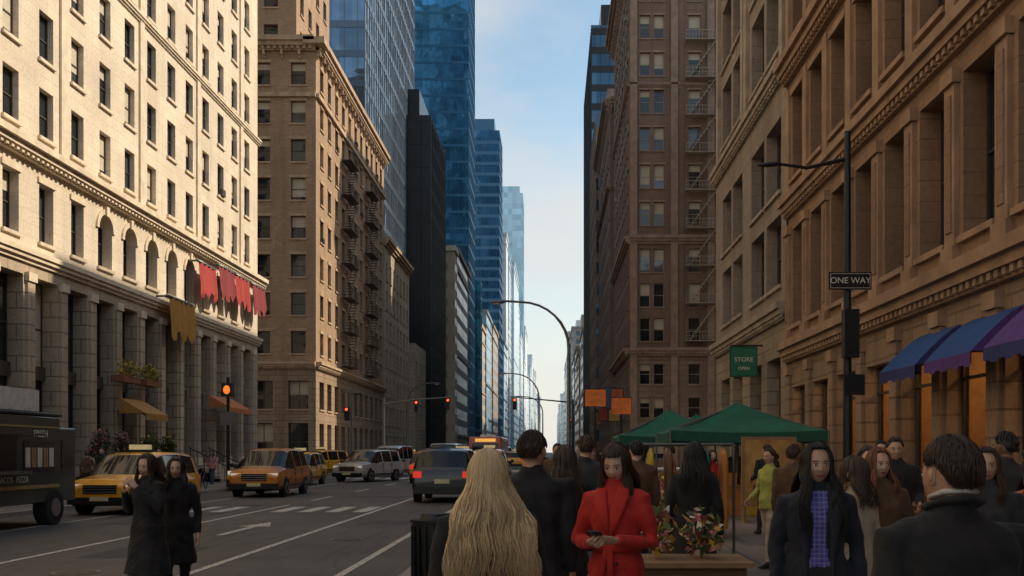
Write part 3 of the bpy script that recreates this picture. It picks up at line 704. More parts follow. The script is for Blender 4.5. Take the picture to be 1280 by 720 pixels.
# ---- C brownstone near right with shops
mb=MB(); F=Fac(mb,'x',8,-1)
y0,y1=-24.0,33.9
c=cols(y0,y1,2.6,2.0)
F.zone(y0,y1,.0,4.75,c,[(.65,3.9)],wall=6,rv=.35,nx=1,ny=1,gm=8,fw=.08,sill=True,pblind=0)
for a,b in c:
    F.b(a,b,3.2,3.26,-.36,-.27,5)
    F.b(b+.08,b+.52,.0,4.3,-.02,.12,6); F.b(b+.03,b+.57,4.31,4.62,-.02,.18,1); F.b(b+.05,b+.55,.0,.5,-.02,.18,1)
F.cornice(y0,y1,4.75,.65,.42,1,dent=.3)
c=cols(y0,y1,2.3,1.4)
F.zone(y0,y1,5.3,9.7,c,[(5.95,9.15)],rv=.5,nx=1,ny=2,lintel=False,pblind=.25,g2=.35)
for a,b in c:
    F.b(b+.2,b+.7,5.55,9.0,-.02,.10,1); F.b(b+.14,b+.76,9.01,9.3,-.02,.17,1); F.b(b+.14,b+.76,5.45,5.8,-.02,.16,1)
    F.b(b+.32,b+.58,6.1,8.8,.09,.13,0)
F.cornice(y0,y1,9.6,.6,.38,1,dent=.3)
F.zone(y0,y1,10.2,14.2,c,[(10.8,13.6)],rv=.45,lintel=True,g2=.35)
for a,b in c: F.b(b+.22,b+.68,10.3,13.9,-.02,.09,1)
F.cornice(y0,y1,14.1,.7,.5,1,dent=.3)
F.zone(y0,y1,14.8,26,c,rows(15.5,3,3.5,2.4),rv=.45,lintel=True)
for a,b in c: F.b(b+.25,b+.65,14.95,25,-.02,.09,1)
F.cornice(y0,y1,25,1.2,.9,1,dent=.4,bracket=1.15)
mb.box((8.7,y0,4.72),(30,y1,25.9),7); mb.box((11.5,y0,0),(30,y1,4.7),9)
mb.box((8.36,y0,4.2),(11.49,y1,4.71),9); mb.box((8.36,y0,.0),(11.49,y1,.16),9)
for k in range(23):
    yy=y0+2.6*k; mb.box((8.4,yy-.08,.17),(11.48,yy+.08,4.19),9)
for k in range(22):
    yy=y0+2.6*k+1.3
    if yy<5: continue
    for z in (.9,1.6,2.3,3.0):
        mb.box((10.9,yy-1.05,z),(11.45,yy+1.05,z+.04),5)
        u=yy-1
        while u<yy+.9:
            w=U(.1,.3); h=U(.15,.5); mb.box((11.0,u,z+.045),(11.35,u+w,z+.045+h),random.choice((10,11,12,1))); u+=w+U(.02,.15)
    mb.box((9.2,yy-.6,4.1),(9.9,yy+.6,4.17),13)
    mb.loft([(.5,.16,.12,yy,8.9),(1.1,.18,.13,yy,8.9),(1.35,.12,.1,yy,8.9),(1.6,.17,.12,yy,8.9),(1.75,.2,.1,yy,8.9),(1.82,.06,.06,yy,8.9),(1.92,.07,.08,yy,8.9),(2.08,.07,.09,yy,8.9),(2.14,.03,.04,yy,8.9)],random.choice((10,11,12)),12)
mb.obj('brownstone_shop_building',[M_brown,M_trimB,M_wg,M_wg2,M_blind,M_frame,stone('brown_stone_base',(.35,.24,.165),1.2,.5,.45,.2,mort=.03),M_roof,M_pane,
  simple('shop_wall',(.45,.26,.12),.8),simple('goods_red',(.45,.08,.04),.6),simple('goods_orange',(.6,.3,.08),.6),simple('goods_dark',(.1,.07,.05),.6),
  simple('shop_lamp',(.8,.6,.3),.5,emit=(1,.6,.26),es=9)])
mb=MB(); F=Fac(mb,'x',20,-1); G=Fac(mb,'y',54,-1)  # off-frame building, added to cast shadow on the limestone facade
F.zone(54,98,0,43,cols(54,98,3,1.4),rows(2,11,3.6,2)); G.zone(20,44,0,43,cols(20,44,3,1.4),rows(2,11,3.6,2))
mb.box((20.5,54.5,0),(44,98,43),7); F.cornice(54,98,42.4,1,.8,1); mb.obj('unseen_shadow_building',[M_tan,M_trimT,M_wg,M_wg2,M_blind,M_frame,M_tan,M_roof])
# blade signs projecting from the far right-hand shops
for k,(y,z,h,c_) in enumerate(((109,6.5,2.2,(.5,.12,.03)),(114,5.2,1.4,(.5,.35,.08)),(121,7,2.6,(.06,.12,.25)),(139,6,2,(.45,.06,.04)),(147,8,3,(.5,.4,.3)),(158,6,2,(.5,.2,.03)))):
    mb=MB(); mb.box((6.4,y-.1,z),(7.8,y+.1,z+h),0); mb.box((6.5,y-.115,z+.1),(7.7,y-.101,z+h-.1),1); mb.box((7.8,y-.04,z+.3),(8.4,y+.04,z+.4),2); mb.box((7.8,y-.04,z+h-.4),(8.4,y+.04,z+h-.3),2)
    mb.obj('blade_sign',[M_black,simple('blade_face',c_,.5,var=.35,scale=1.5),M_steel])

# ------------------------------------------------------------ ground, road, pavement
def ground_mat(name,col,rough,slab=None):
    m,nt,b=newmat(name); tc=N(nt,'ShaderNodeTexCoord')
    n1=noise_tex(nt,tc.outputs['Object'],.25,5); n2=noise_tex(nt,tc.outputs['Object'],60,3); n3=noise_tex(nt,tc.outputs['Object'],1.3,6,(3,.25,1))
    c=mixc(nt,ramp(nt,n1,.35,.65),tuple(x*.7 for x in col),tuple(x*1.25 for x in col))
    c=mixc(nt,ramp(nt,n3,.5,.62),c,tuple(x*.62 for x in col))
    g=mixc(nt,ramp(nt,n2,.3,.7),(.7,.7,.7),(1.3,1.3,1.3)); c=mixc(nt,1.,c,g,'MULTIPLY')
    vo=N(nt,'ShaderNodeTexVoronoi'); vo.feature='DISTANCE_TO_EDGE'; vo.inputs['Scale'].default_value=.3
    ns=N(nt,'ShaderNodeTexNoise'); ns.inputs['Scale'].default_value=1.2; nt.links.new(tc.outputs['Object'],ns.inputs[0])
    mx=mixc(nt,.6,(0,0,0),ns.outputs[1]); ad=nt.nodes.new('ShaderNodeVectorMath'); nt.links.new(tc.outputs['Object'],ad.inputs[0]); nt.links.new(mx,ad.inputs[1]); nt.links.new(ad.outputs[0],vo.inputs[0])
    if not slab: c=mixc(nt,ramp(nt,vo.outputs[0],.007,.003),c,tuple(x*.5 for x in col))
    if slab:
        br=N(nt,'ShaderNodeTexBrick'); br.offset=0; nt.links.new(tc.outputs['UV'],br.inputs[0]); br.inputs['Scale'].default_value=1
        br.inputs['Brick Width'].default_value=slab; br.inputs['Row Height'].default_value=slab; br.inputs['Mortar Size'].default_value=.012
        br.inputs['Color1'].default_value=(.85,.85,.85,1); br.inputs['Color2'].default_value=(1.1,1.1,1.1,1); br.inputs['Mortar'].default_value=(.3,.3,.3,1)
        c=mixc(nt,1.,c,br.outputs[0],'MULTIPLY')
    nt.links.new(c,b.inputs['Base Color'])
    rr=nt.nodes.new('ShaderNodeMapRange'); nt.links.new(n3,rr.inputs[0]); rr.inputs[1].default_value=.35; rr.inputs[2].default_value=.7; rr.inputs[3].default_value=rough; rr.inputs[4].default_value=rough*.75
    nt.links.new(rr.outputs[0],b.inputs['Roughness'])
    bp=N(nt,'ShaderNodeBump'); bp.inputs['Strength'].default_value=.35; bp.inputs['Distance'].default_value=.01
    nt.links.new(n2,bp.inputs['Height']); nt.links.new(bp.outputs[0],b.inputs['Normal'])
    return m
M_asph=ground_mat('asphalt',(.088,.074,.066),.75); M_conc=ground_mat('pavement_concrete',(.2,.17,.145),.85,slab=1.5)
M_gr=ground_mat('ground_dirt',(.14,.13,.12),.9); M_kerb=simple('kerb_granite',(.3,.27,.24),.8,bump=.3)
mb=MB(); mb.face([(-3000,-600,-.012),(3000,-600,-.012),(3000,4000,-.012),(-3000,4000,-.012)],0,(0,0,1)); mb.obj('ground',[M_gr])
mb=MB(); mb.face([(-14.5,-60,0),(-2,-60,0),(-2,3000,0),(-14.5,3000,0)],0,(0,0,1))
mb.face([(-200,68.4,0),(-14.5,68.4,0),(-14.5,84.2,0),(-200,84.2,0)],0,(0,0,1)); mb.face([(-2,68.4,0),(200,68.4,0),(200,84.2,0),(-2,84.2,0)],0,(0,0,1)); mb.obj('road',[M_asph])
M_patch=ground_mat('asphalt_patch',(.052,.046,.043),.8)
mb=MB()
for x0,x1,ya,yb in ((-7.9,-6.2,16.5,18.4),(-11,-9.2,24,29),(-4.7,-3.3,24,25.6),(-4.4,-3.4,11,13.2),(-8.2,-5.6,38,40)): mb.face([(x0,ya,.0035),(x1,ya+.1,.0035),(x1-.1,yb,.0035),(x0+.05,yb-.1,.0035)],0,(0,0,1))
mb.obj('road_patch',[M_patch])
def walk(x0,x1,ya,yb,kx):
    mb=MB(); mb.box((x0,ya,-.1),(x1,yb,.13),0)
    s=.18
    if kx>0: mb.box((x1,ya,-.1),(x1+s,yb,.134),1)
    else: mb.box((x0-s,ya,-.1),(x0,yb,.134),1)
    mb.obj('pavement',[M_conc,M_kerb])
walk(-44,-14.68,-60,68.2,1); walk(-64,-14.68,84.4,2500,1); walk(-1.82,30,-60,68.2,-1); walk(-1.82,44,84.4,2500,-1)
m,nt,b=newmat('worn_road_paint'); tc=N(nt,'ShaderNodeTexCoord'); n1=noise_tex(nt,tc.outputs['Object'],14,5)
c=mixc(nt,ramp(nt,n1,.50,.66),(.58,.54,.48),(.14,.125,.115)); nt.links.new(c,b.inputs['Base Color']); b.inputs['Roughness'].default_value=.7; M_line=m
def mk_line(name,rects,z=.0075):
    mb=MB()
    for x0,x1,ya,yb in rects: mb.face([(x0,ya,z),(x1,ya,z),(x1,yb,z),(x0,yb,z)],0,(0,0,1))
    return mb.obj(name,[M_line])
mk_line('lane_line',[(-5.28,-5.15,-20,64)]); mk_line('lane_line',[(-3.07,-2.94,-20,64)])
mk_line('lane_line',[(-8.72,-8.59,-20,33)]+[(-8.72,-8.58,y,y+3.2) for y in range(36,64,8)]+[(-8.72,-8.58,100+9*k,103+9*k) for k in range(60)]+[(-5.3,-5.14,100+9*k,103+9*k) for k in range(60)])
mk_line('lane_line',[(-12.1,-12,-20,64)])
mk_line('crosswalk',[(x,x+.45,64.5,67.8) for x in [-14+1.0*k for k in range(12)]]); mk_line('crosswalk',[(x,x+.45,85,88) for x in [-14+1.0*k for k in range(12)]])
mk_line('crosswalk',[(-8.2+.8*k,-7.8+.8*k,29,31.8) for k in range(4)]+[(-11.6+.8*k,-11.2+.8*k,29,31.8) for k in range(3)])
mb=MB()
for p in ([(-7.05,21,.0075),(-6.9,21,.0075),(-6.9,23.4,.0075),(-7.05,23.4,.0075)],[(-7.35,23.4,.0075),(-6.6,23.4,.0075),(-6.97,24.8,.0075)]): mb.face(p,0,(0,0,1))
mb.obj('road_arrow_marking',[M_line])
for x,y in ((-6.9,14.5),(-4.1,20),(-9.9,33)):
    mb=MB(); mb.tube([(x,y,.0),(x,y,.008)],.34,24,0); mb.tube([(x,y,.001),(x,y,.012)],.28,24,1); mb.obj('manhole_cover',[M_steel,simple('cast_iron',(.06,.055,.05),.5,.5)],smooth=False)

# ------------------------------------------------------------ vehicles
def vehicle(name,x,y,rot,kind,paint,L=4.7,W=1.9,H=1.75,taxi=False):
    e=empty(name,(x,y,0),rad(rot)); h=H/1.75; l=L/4.7; w=W/2
    if kind=='suv':
        st=[(2.36,.42,.72,.78,.8,0,0),(2.24,.26,.92,.99,.86,0,0),(1.35,.24,1.02,1.09,.86,0,1),(.62,.24,1.06,1.66,.8,1,0),(.10,.24,1.07,1.73,.8,0,0),(-.0,.24,1.07,1.74,.8,1,0),(-.95,.24,1.08,1.74,.8,0,0),(-1.05,.24,1.08,1.74,.8,1,0),(-1.9,.26,1.1,1.70,.79,0,0),(-2.1,.28,1.1,1.64,.78,0,1),(-2.3,.34,1.06,1.13,.85,0,0),(-2.37,.45,.9,.96,.85,0,0)]
    elif kind=='sedan':
        st=[(2.36,.40,.66,.70,.8,0,0),(2.22,.24,.80,.86,.86,0,0),(1.2,.22,.93,.99,.86,0,1),(.45,.22,.97,1.42,.76,1,0),(-.1,.22,.98,1.47,.76,0,0),(-.2,.22,.98,1.47,.76,1,0),(-1.05,.22,.99,1.42,.75,0,1),(-1.62,.24,.99,1.08,.84,0,0),(-2.25,.28,.95,1.0,.84,0,0),(-2.36,.42,.8,.84,.82,0,0)]
        h=H/1.47
    else:
        st=[(2.36,.42,.95,1.0,.85,0,0),(2.24,.26,1.1,1.16,.88,0,0),(1.8,.24,1.18,1.25,.88,0,1),(1.25,.24,1.2,1.95,.86,1,0),(.6,.24,1.2,2.1,.88,0,0),(.5,.24,1.2,2.1,.88,1,0),(-.5,.24,1.2,2.12,.88,0,0),(-.6,.24,1.2,2.12,.88,1,0),(-1.8,.24,1.2,2.1,.88,0,0),(-2.2,.28,1.2,2.04,.87,0,1),(-2.32,.34,1.15,1.22,.9,0,0),(-2.37,.45,.9,.96,.9,0,0)]
        h=H/2.1
    mb=MB(); idx=[]
    for (yy,zl,zb,zr,wr,sg,tg) in st:
        nose=.9 if abs(yy)>2.3 else (.97 if abs(yy)>2.15 else 1)
        W_=w*nose; zb*=h; zr*=h; zl*=h
        half=[(0,zl),(.9*W_,zl),(W_,zl+.16*h),(W_*1.005,(zl+zb)/2+.08),(W_*.965,zb),(wr*W_,max(zb+.012,zr-.07)),(wr*W_-.15,zr),(0,zr+.015)]
        ring=half+[(-a,b) for a,b in half[-2:0:-1]]
        idx.append(len(mb.v)); mb.v.extend([(a,yy*l,b) for a,b in ring])
    n=14
    for i in range(len(st)-1):
        for j in range(n):
            j2=(j+1)%n; mat=0
            if st[i][5] and j in (4,9): mat=1
            if st[i][6] and j in (4,5,6,7,8,9): mat=1
            if j in (0,13): mat=2
            mb.f.append((idx[i]+j,idx[i+1]+j,idx[i+1]+j2,idx[i]+j2)); mb.m.append(mat)
    mb.f.append(tuple(idx[0]+j for j in range(n))); mb.m.append(0); mb.f.append(tuple(idx[-1]+j for j in range(n))[::-1]); mb.m.append(0)
    o=mb.obj('body',[paint,M_cglass,M_black],e,True,28)
    bv=o.modifiers.new('bevel','BEVEL'); bv.width=.025; bv.segments=2; bv.limit_method='ANGLE'; bv.angle_limit=rad(25)
    mb=MB(); fy=2.37*l
    for s in (-1,1):
        mb.box((s*w*.52,fy-.22,.7*h),(s*w*.9,fy-.05,.86*h),1)
        mb.box((s*w*.66,-fy+.06,.80*h),(s*w*.93,-fy-.012,1.0*h),2)
        mb.box((s*(w+.02),.95*l,1.0*h),(s*(w+.2),1.1*l,1.16*h),0)
        mb.box((s*(w*.98),.1*l,.42*h),(s*(w*1.012),.115*l,1.0*h),0); mb.box((s*(w*.98),-.9*l,.42*h),(s*(w*1.012),-.885*l,1.0*h),0)
        mb.box((s*(w*.98),.2*l,.86*h),(s*(w*1.03),.4*l,.89*h),3); mb.box((s*(w*.98),-.8*l,.86*h),(s*(w*1.03),-.6*l,.89*h),3)
        mb.box((s*(w*.98),-1.0*l,.38*h),(s*(w*1.015),.9*l,.45*h),0)
    mb.box((-w*.48,fy-.12,.6*h),(w*.48,fy+.012,.84*h),0)
    for k in range(3): mb.box((-w*.47,fy-.1,(.64+.07*k)*h),(w*.47,fy+.022,(.655+.07*k)*h),3)
    mb.box((-w*.92,fy-.2,.30*h),(w*.92,fy+.035,.5*h),0); mb.box((-w*.92,-fy+.2,.30*h),(w*.92,-fy-.035,.52*h),0)
    mb.box((-.26,fy+.03,.4*h),(.26,fy+.045,.52*h),4); mb.box((-.26,-fy-.02,.62*h),(.26,-fy-.03,.76*h),4)
    mb.obj('trim',[M_black,M_head,M_red_l,M_rim,M_plate],e)
    r=.36 if kind!='sedan' else .33
    mb=MB()
    for yy in (1.45*l,-1.42*l):
        for s in (-1,1):
            mb.tube([(s*(w-.05),yy,r+.03),(s*(w+.004),yy,r+.03)],r+.075,26,0)
            mb.tube([(s*(w-.22),yy,r),(s*(w-.0),yy,r),(s*(w+.02),yy,r)],[r,r,r-.03],26,1)
            mb.tube([(s*(w),yy,r),(s*(w+.03),yy,r)],r*.62,20,2)
            for k in range(5):
                a=k*2*math.pi/5; mb.box((w*s,-.03,0),(s*(w+.035),.03,r*.55),1,Matrix.Translation((0,yy,r))@Matrix.Rotation(a,4,'X'))
    mb.obj('wheels',[M_black,M_rubber,M_rim],e)
    if taxi:
        mb=MB(); mb.box((-.35,-.25*l,H+.0),(.35,.05*l,H+.07),1); mb.box((-.3,-.2*l,H+.07),(.3,0,H+.22),0); mb.obj('taxi_roof_sign',[simple('sign_cream',(.7,.6,.3),.4,emit=(1,.8,.4),es=.2),M_black],e)
    return e
def paint(name,c): return simple(name,c,.35,.1,var=.04,coat=.8)
P_y=paint('taxi_yellow',(.85,.38,.012)); P_o=paint('orange_paint',(.58,.2,.02)); P_k=paint('black_paint',(.014,.014,.016)); P_s=paint('silver_paint',(.45,.44,.42)); P_w=paint('white_car_paint',(.6,.59,.56)); P_b=paint('brown_paint',(.1,.06,.04)); P_bl=paint('blue_grey_paint',(.08,.11,.15)); P_r=paint('bus_red',(.5,.07,.02))
for a in (('yellow_taxi',-12.35,29.9,178,'suv',P_y,4.8,1.95,1.75,True),('orange_suv',-11.4,40.7,180,'suv',P_o,4.9,2.0,1.9),('yellow_taxi',-13.7,47,182,'sedan',P_y,4.8,1.9,1.55,True),
 ('yellow_taxi',-17.2,74,150,'suv',P_y,4.8,2.0,1.9,True),('silver_suv',-11.0,60,160,'suv',P_s,4.9,2.1,1.9),('white_van',-11.6,73,172,'van',P_w,5,2.0,2.2),('silver_car',-8.6,80,180,'sedan',P_s,4.7,1.9,1.5),
 ('black_suv',-3.75,36.6,0,'suv',P_k,5.0,2.12,1.9),('yellow_taxi',-4.2,47,0,'suv',P_y,4.8,1.95,1.8,True),('yellow_taxi',-3.4,54.5,0,'suv',P_y,4.8,1.95,1.9,True),('white_van',-6.9,66,0,'van',P_w,5.2,2.0,2.3),
 ('dark_sedan',-9.6,98,180,'sedan',P_k),('yellow_taxi',-3.6,63,0,'sedan',P_y,4.8,1.9,1.6,True),('yellow_taxi',-6.6,92,0,'suv',P_y,4.8,1.95,1.8,True),('blue_car',-13.3,100,180,'sedan',P_bl),('yellow_taxi',-3.8,104,0,'suv',P_y,4.8,1.95,1.8,True),
 ('parked_van',-13.2,112,180,'van',P_b,5,2.0,2.2),('white_van',-6,125,0,'van',P_w,5.2,2.0,2.4),('yellow_taxi',-9.6,140,0,'suv',P_y,4.8,1.95,1.8,True),('dark_suv',-4,150,0,'suv',P_k),
 ('yellow_taxi',-13.5,53.5,180,'suv',P_y,4.8,1.9,1.75,True),('yellow_taxi',-13.2,94,180,'suv',P_y,4.8,1.9,1.75,True),('orange_suv',-6.9,57,0,'suv',P_o,4.8,1.9,1.8)): vehicle(*a)
def box_truck(name,x,y,rot,L,H,pm,cab):
    e=empty(name,(x,y,0),rad(rot)); mb=MB(); mb.box((-1.2,-L/2,.8),(1.2,L/2-2,H),0); mb.box((-1.1,L/2-1.95,.5),(1.1,L/2-.5,2.3),1); mb.box((-1.1,L/2-.499,.5),(1.1,L/2,1.3),1)
    mb.face([(-1.0,L/2-.49,1.35),(1.0,L/2-.49,1.35),(1.0,L/2-.49,2.2),(-1.0,L/2-.49,2.2)],2); mb.box((-1.1,-L/2-.04,.85),(1.1,-L/2-.01,H-.1),3)
    for s in(-1,1): mb.box((s*.8,-L/2-.06,.9),(s*1.1,-L/2-.045,1.1),4)
    mb.box((-.9,-L/2+.2,.5),(.9,L/2-2.1,.78),3)
    o=mb.obj('body',[pm,cab,M_cglass,M_steel,M_red_l],e); b=o.modifiers.new('b','BEVEL'); b.width=.04; b.segments=2
    mb=MB()
    for yy in (-L/2+1.2,L/2-1.1):
        for s in(-1,1): mb.tube([(s*.85,yy,.45),(s*1.18,yy,.45)],.45,22,0); mb.tube([(s*1.1,yy,.45),(s*1.2,yy,.45)],.24,16,1)
    mb.obj('wheels',[M_rubber,M_rim],e)
box_truck('delivery_truck',-7.2,112,0,7,3.4,P_w,P_w); box_truck('delivery_truck',-10.5,175,180,7,3.4,P_o,P_w)
e=empty('city_bus',(-5.2,84,0)); mb=MB(); mb.box((-1.27,-6,.35),(1.27,6,2.95),0); o=mb.obj('body',[P_r],e); b=o.modifiers.new('b','BEVEL'); b.width=.12; b.segments=3
mb=MB(); mb.box((-1.05,-6.02,1.65),(1.05,-5.9,2.45),0); mb.box((-.8,-6.03,2.55),(.8,-5.9,2.8),1)
for s in (-1,1):
    mb.box((s*1.2,-5.5,1.5),(s*1.285,5.4,2.4),0); mb.box((s*.95,-6.025,.8),(s*1.15,-5.9,1.2),2)
    for yy in (-3.6,3.6): mb.tube([(s*.95,yy,.48),(s*1.3,yy,.48)],.48,22,3)
mb.box((-1.2,-6.05,.4),(1.2,-5.9,.62),4); mb.box((-.6,-3,2.955),(.6,1,3.15),5); mb.obj('windows_and_trim',[M_cglass,simple('bus_display',(.3,.15,.02),.5,emit=(1,.5,.1),es=.8),M_red_l,M_rubber,M_black,P_w],e)

# bicycles at the left kerb
def bicycle(x,y,rot):
    mb=MB(); r=.33
    for yy in (-.52,.52):
        mb.tube([(0,yy+r*math.cos(t),r+.02+r*math.sin(t)) for t in [k*2*math.pi/24 for k in range(25)]],.018,6,0,up=(1,0,0))
        for k in range(8):
            t=k*math.pi/8; mb.tube([(0,yy-r*math.cos(t),r+.02-r*math.sin(t)),(0,yy+r*math.cos(t),r+.02+r*math.sin(t))],.003,3,2)
    for a,b in (((0,-.52,.35),(0,-.12,.3)),((0,-.12,.3),(0,-.2,.85)),((0,-.2,.78),(0,.36,.84)),((0,-.12,.3),(0,.36,.78)),((0,.52,.35),(0,.34,.98)),((0,-.52,.35),(0,-.2,.75))): mb.tube([a,b],.018,8,1)
    mb.tube([(-.26,.28,1.0),(-.1,.36,1.02),(.1,.36,1.02),(.26,.28,1.0)],.013,6,0); mb.tube([(0,-.33,.88),(0,-.22,.9),(0,-.08,.88)],[(.02,.07),(.025,.06),(.015,.02)],8,0,up=(0,0,1))
    mb.obj('bicycle',[M_rubber,simple('bike_frame',(.04,.03,.05),.3),M_steel],loc=(x,y,.13),rot=rad(rot))
bicycle(-15.2,38.5,8); bicycle(-15.3,40,-6); bicycle(-15.2,43.5,5); bicycle(-15.2,36.5,0)

# food truck on left
e=empty('food_truck',(-13.1,22.2,0))
M_ft=paint('truck_green',(.035,.05,.047)); M_cr=simple('sign_white',(.75,.72,.65),.5)
mb=MB(); mb.box((-1.1,-3.1,.55),(1.1,2.2,2.6),0); mb.box((-1.05,2.21,.55),(1.05,3.1,2.35),0); mb.box((-1.15,-3.15,2.6),(1.15,2.25,2.68),1)
o=mb.obj('body',[M_ft,M_black],e); b=o.modifiers.new('b','BEVEL'); b.width=.06; b.segments=3
mb=MB(); mb.box((1.08,-1.9,1.35),(1.115,.2,2.1),0); mb.box((1.1,-2.0,1.26),(1.42,.3,1.32),1); mb.box((1.09,.5,1.3),(1.12,1.9,2.0),0)
mb.box((1.03,2.35,1.35),(1.065,2.95,2.05),0); mb.box((1.1,-3.0,.9),(1.13,2.1,.98),2); mb.box((1.1,-3.0,2.32),(1.125,2.1,2.36),2)
mb.box((1.1,-2.0,2.12),(1.7,.3,2.16),3); mb.box((.7,-2.9,2.7),(1.05,1.3,3.2),4)
mb.tube([(-.5,1.7,2.6),(-.5,1.7,3.0)],.12,12,1)
for k in range(5): mb.box((1.12,.55+.27*k,1.4),(1.13,.75+.27*k,1.85),5 if k%2 else 4)
mb.box((-.8,3.08,1.3),(.8,3.12,2.1),0)
mb.obj('hatches',[simple('hatch_dark',(.02,.02,.02),.2),M_steel,simple('gold_stripe',(.4,.3,.12),.5),M_ft,M_cr,simple('menu_board',(.4,.25,.1),.5)],e)
mb=MB()
for yy in (-2.1,1.9):
    for s in(-1,1): mb.tube([(s*.8,yy,.42),(s*1.13,yy,.42)],.42,24,0); mb.tube([(s*1.08,yy,.42),(s*1.15,yy,.42)],.22,16,1)
mb.obj('wheels',[M_rubber,M_rim],e)
text('FRESH',.24,M_cr,e,(1.14,1.2,2.17),(rad(90),0,rad(90))); text('GRILL',.22,M_cr,e,(1.14,-.8,2.23),(rad(90),0,rad(90)))
text('TACOS  PIZZA',.2,M_cr,e,(1.14,.0,1.12),(rad(90),0,rad(90)))

# ------------------------------------------------------------ street furniture
def lamp(x,y,h=9,arm=3.3,d=-1):
    mb=MB(); mb.tube([(x,y,.13),(x,y,.5),(x,y,.6),(x,y,h-2.2)],[.16,.15,.1,.075],12,0)
    pts=[(x,y,h-2.25)]
    for k in range(1,9):
        t=k/8*math.pi/2; pts.append((x+d*(arm*.7)*(1-math.cos(t)),y,h-2.25+2.2*math.sin(t)))
    pts.append((x+d*arm*.95,y,h)); mb.tube(pts,[.07]*4+[.055]*(len(pts)-4),8,0)
    ex=x+d*arm
    mb.tube([(ex-d*.3,y,h-.02),(ex-d*.1,y,h-.04),(ex+d*.25,y,h-.06),(ex+d*.42,y,h-.05)],[(.05,.06),(.09,.16),(.08,.15),(.02,.05)],12,0,up=(0,0,1))
    mb.ball((ex+d*.12,y,h-.12),(.2,.12,.06),1); mb.obj('street_lamp',[M_steel,M_cr],smooth=True,ang=40)
lamp(.8,48); lamp(-1.2,92,9); lamp(-15.2,105,9,3,1); lamp(-1.2,130)
SM=[M_black,simple('signal_red',(.6,.03,.01),.4,emit=(1,.08,.02),es=3),simple('signal_amber',(.6,.3,.01),.4,emit=(1,.5,.05),es=.5),simple('signal_green',(.02,.4,.15),.4,emit=(.05,1,.4),es=2),simple('signal_off',(.05,.03,.02),.4),M_steel,simple('hand_orange',(.7,.2,.02),.5,emit=(1,.22,.03),es=.9)]
def signal2(mb,x,y,z,face,lit):
    mb.box((x-.17,y-.14,z-.5),(x+.17,y+.14,z+.5),0)
    for k in range(3):
        zz=z+.32-.32*k; mb.tube([(x,y+face*.1,zz),(x,y+face*.16,zz)],.11,16,(1+k) if k==lit else 4)
        mb.tube([(x,y+face*.14,zz+.03),(x,y+face*.32,zz+.03)],[.13,.125],14,0,cap=False)
mb=MB(); mb.tube([(-14.9,88.5,.1),(-14.9,88.5,6.5)],[.13,.09],10,5); mb.tube([(-14.9,88.5,6.0),(-12,88.5,6.4),(-8.8,88.5,6.6)],[.07,.06,.04],8,5); signal2(mb,-9.2,88.5,6.0,-1,0); signal2(mb,-12,88.5,5.8,-1,0); mb.obj('traffic_light',SM,smooth=False)
mb=MB(); mb.tube([(-15,74.6,.0),(-15,74.6,6.2)],[.1,.08],10,5); mb.tube([(-15,74.6,6),(-14.2,74.6,6.1)],.05,8,5); mb.box((-15.6,74.4,6.15),(-14.2,74.7,6.4),5); signal2(mb,-15.3,74.6,4.6,-1,0); mb.obj('traffic_light',SM)
mb=MB(); mb.tube([(-14.9,46,.1),(-14.9,46,5.2)],[.09,.07],10,0); mb.box((-15.15,45.8,4.3),(-14.65,46.1,4.9),0); mb.ball((-14.9,45.78,4.6),(.16,.02,.2),6,12,8); mb.box((-15.25,45.9,3.0),(-14.55,45.94,3.6),5); mb.obj('pedestrian_signal',SM)
M_sr=simple('sign_rust',(.42,.11,.025),.7,var=.4,scale=2,emit=(1,.2,.03),es=.12); M_so=simple('sign_ochre',(.5,.28,.07),.7,var=.3,scale=3)
for x,y,z,words in ((2.6,60,4.9,('PARK','HERE')),(4.3,62,4.5,('CAFE','BAR'))):
    e=empty('orange_sign',(x,y,0)); mb=MB(); mb.tube([(0,.1,.1),(0,.1,z+.3)],[.09,.07],10,1); mb.box((-.62,-.08,z-.4),(.62,.02,z+.6),0); mb.box((-.66,-.1,z-.44),(-.621,.04,z+.64),1); mb.box((.621,-.1,z-.44),(.66,.04,z+.64),1); mb.box((-.62,-.1,z+.601),(.62,.04,z+.66),1); mb.obj('cabinet',[M_sr,M_black],e)
    text(words[0],.36,M_so,e,(0,-.09,z+.3),(rad(90),0,0)); text(words[1],.36,M_so,e,(0,-.09,z-.12),(rad(90),0,0))
mb=MB(); mb.tube([(1.8,86,.1),(1.8,86,6.3)],[.12,.09],10,0); mb.tube([(1.8,86,6),(-3.5,86,6.5)],[.07,.04],8,0); signal2(mb,-3.2,86,5.9,-1,0); signal2(mb,1.5,85.7,4.2,-1,0); mb.obj('traffic_light',SM)
e=empty('one_way_sign',(6.5,22,0)); mb=MB(); mb.tube([(0,0,.13),(0,0,.7),(0,0,.72),(0,0,8.8)],[.17,.15,.1,.07],12,0); mb.box((-.45,-.16,5.3),(.48,-.12,5.68),0); mb.box((-.42,-.166,5.33),(.45,-.162,5.65),1)
mb.box((-.41,-.170,5.34),(.44,-.1665,5.64),0)
mb.tube([(0,0,8.2),(-.9,0,8.0),(-1.6,0,8.1)],[.045,.04,.03],8,0); mb.tube([(-1.5,0,8.08),(-1.6,0,8.08),(-1.85,0,8.06),(-1.98,0,8.06)],[(.03,.04),(.05,.09),(.045,.08),(.02,.03)],10,0,up=(0,0,1)); mb.box((-.16,-.35,3.8),(.16,-.1,4.85),0); mb.box((-.1,-.1,3.0),(.35,-.02,3.45),0); mb.obj('pole',[M_black,M_cr],e,ang=40); text('ONE WAY',.19,M_cr,e,(.015,-.176,5.49),(rad(90),0,0))
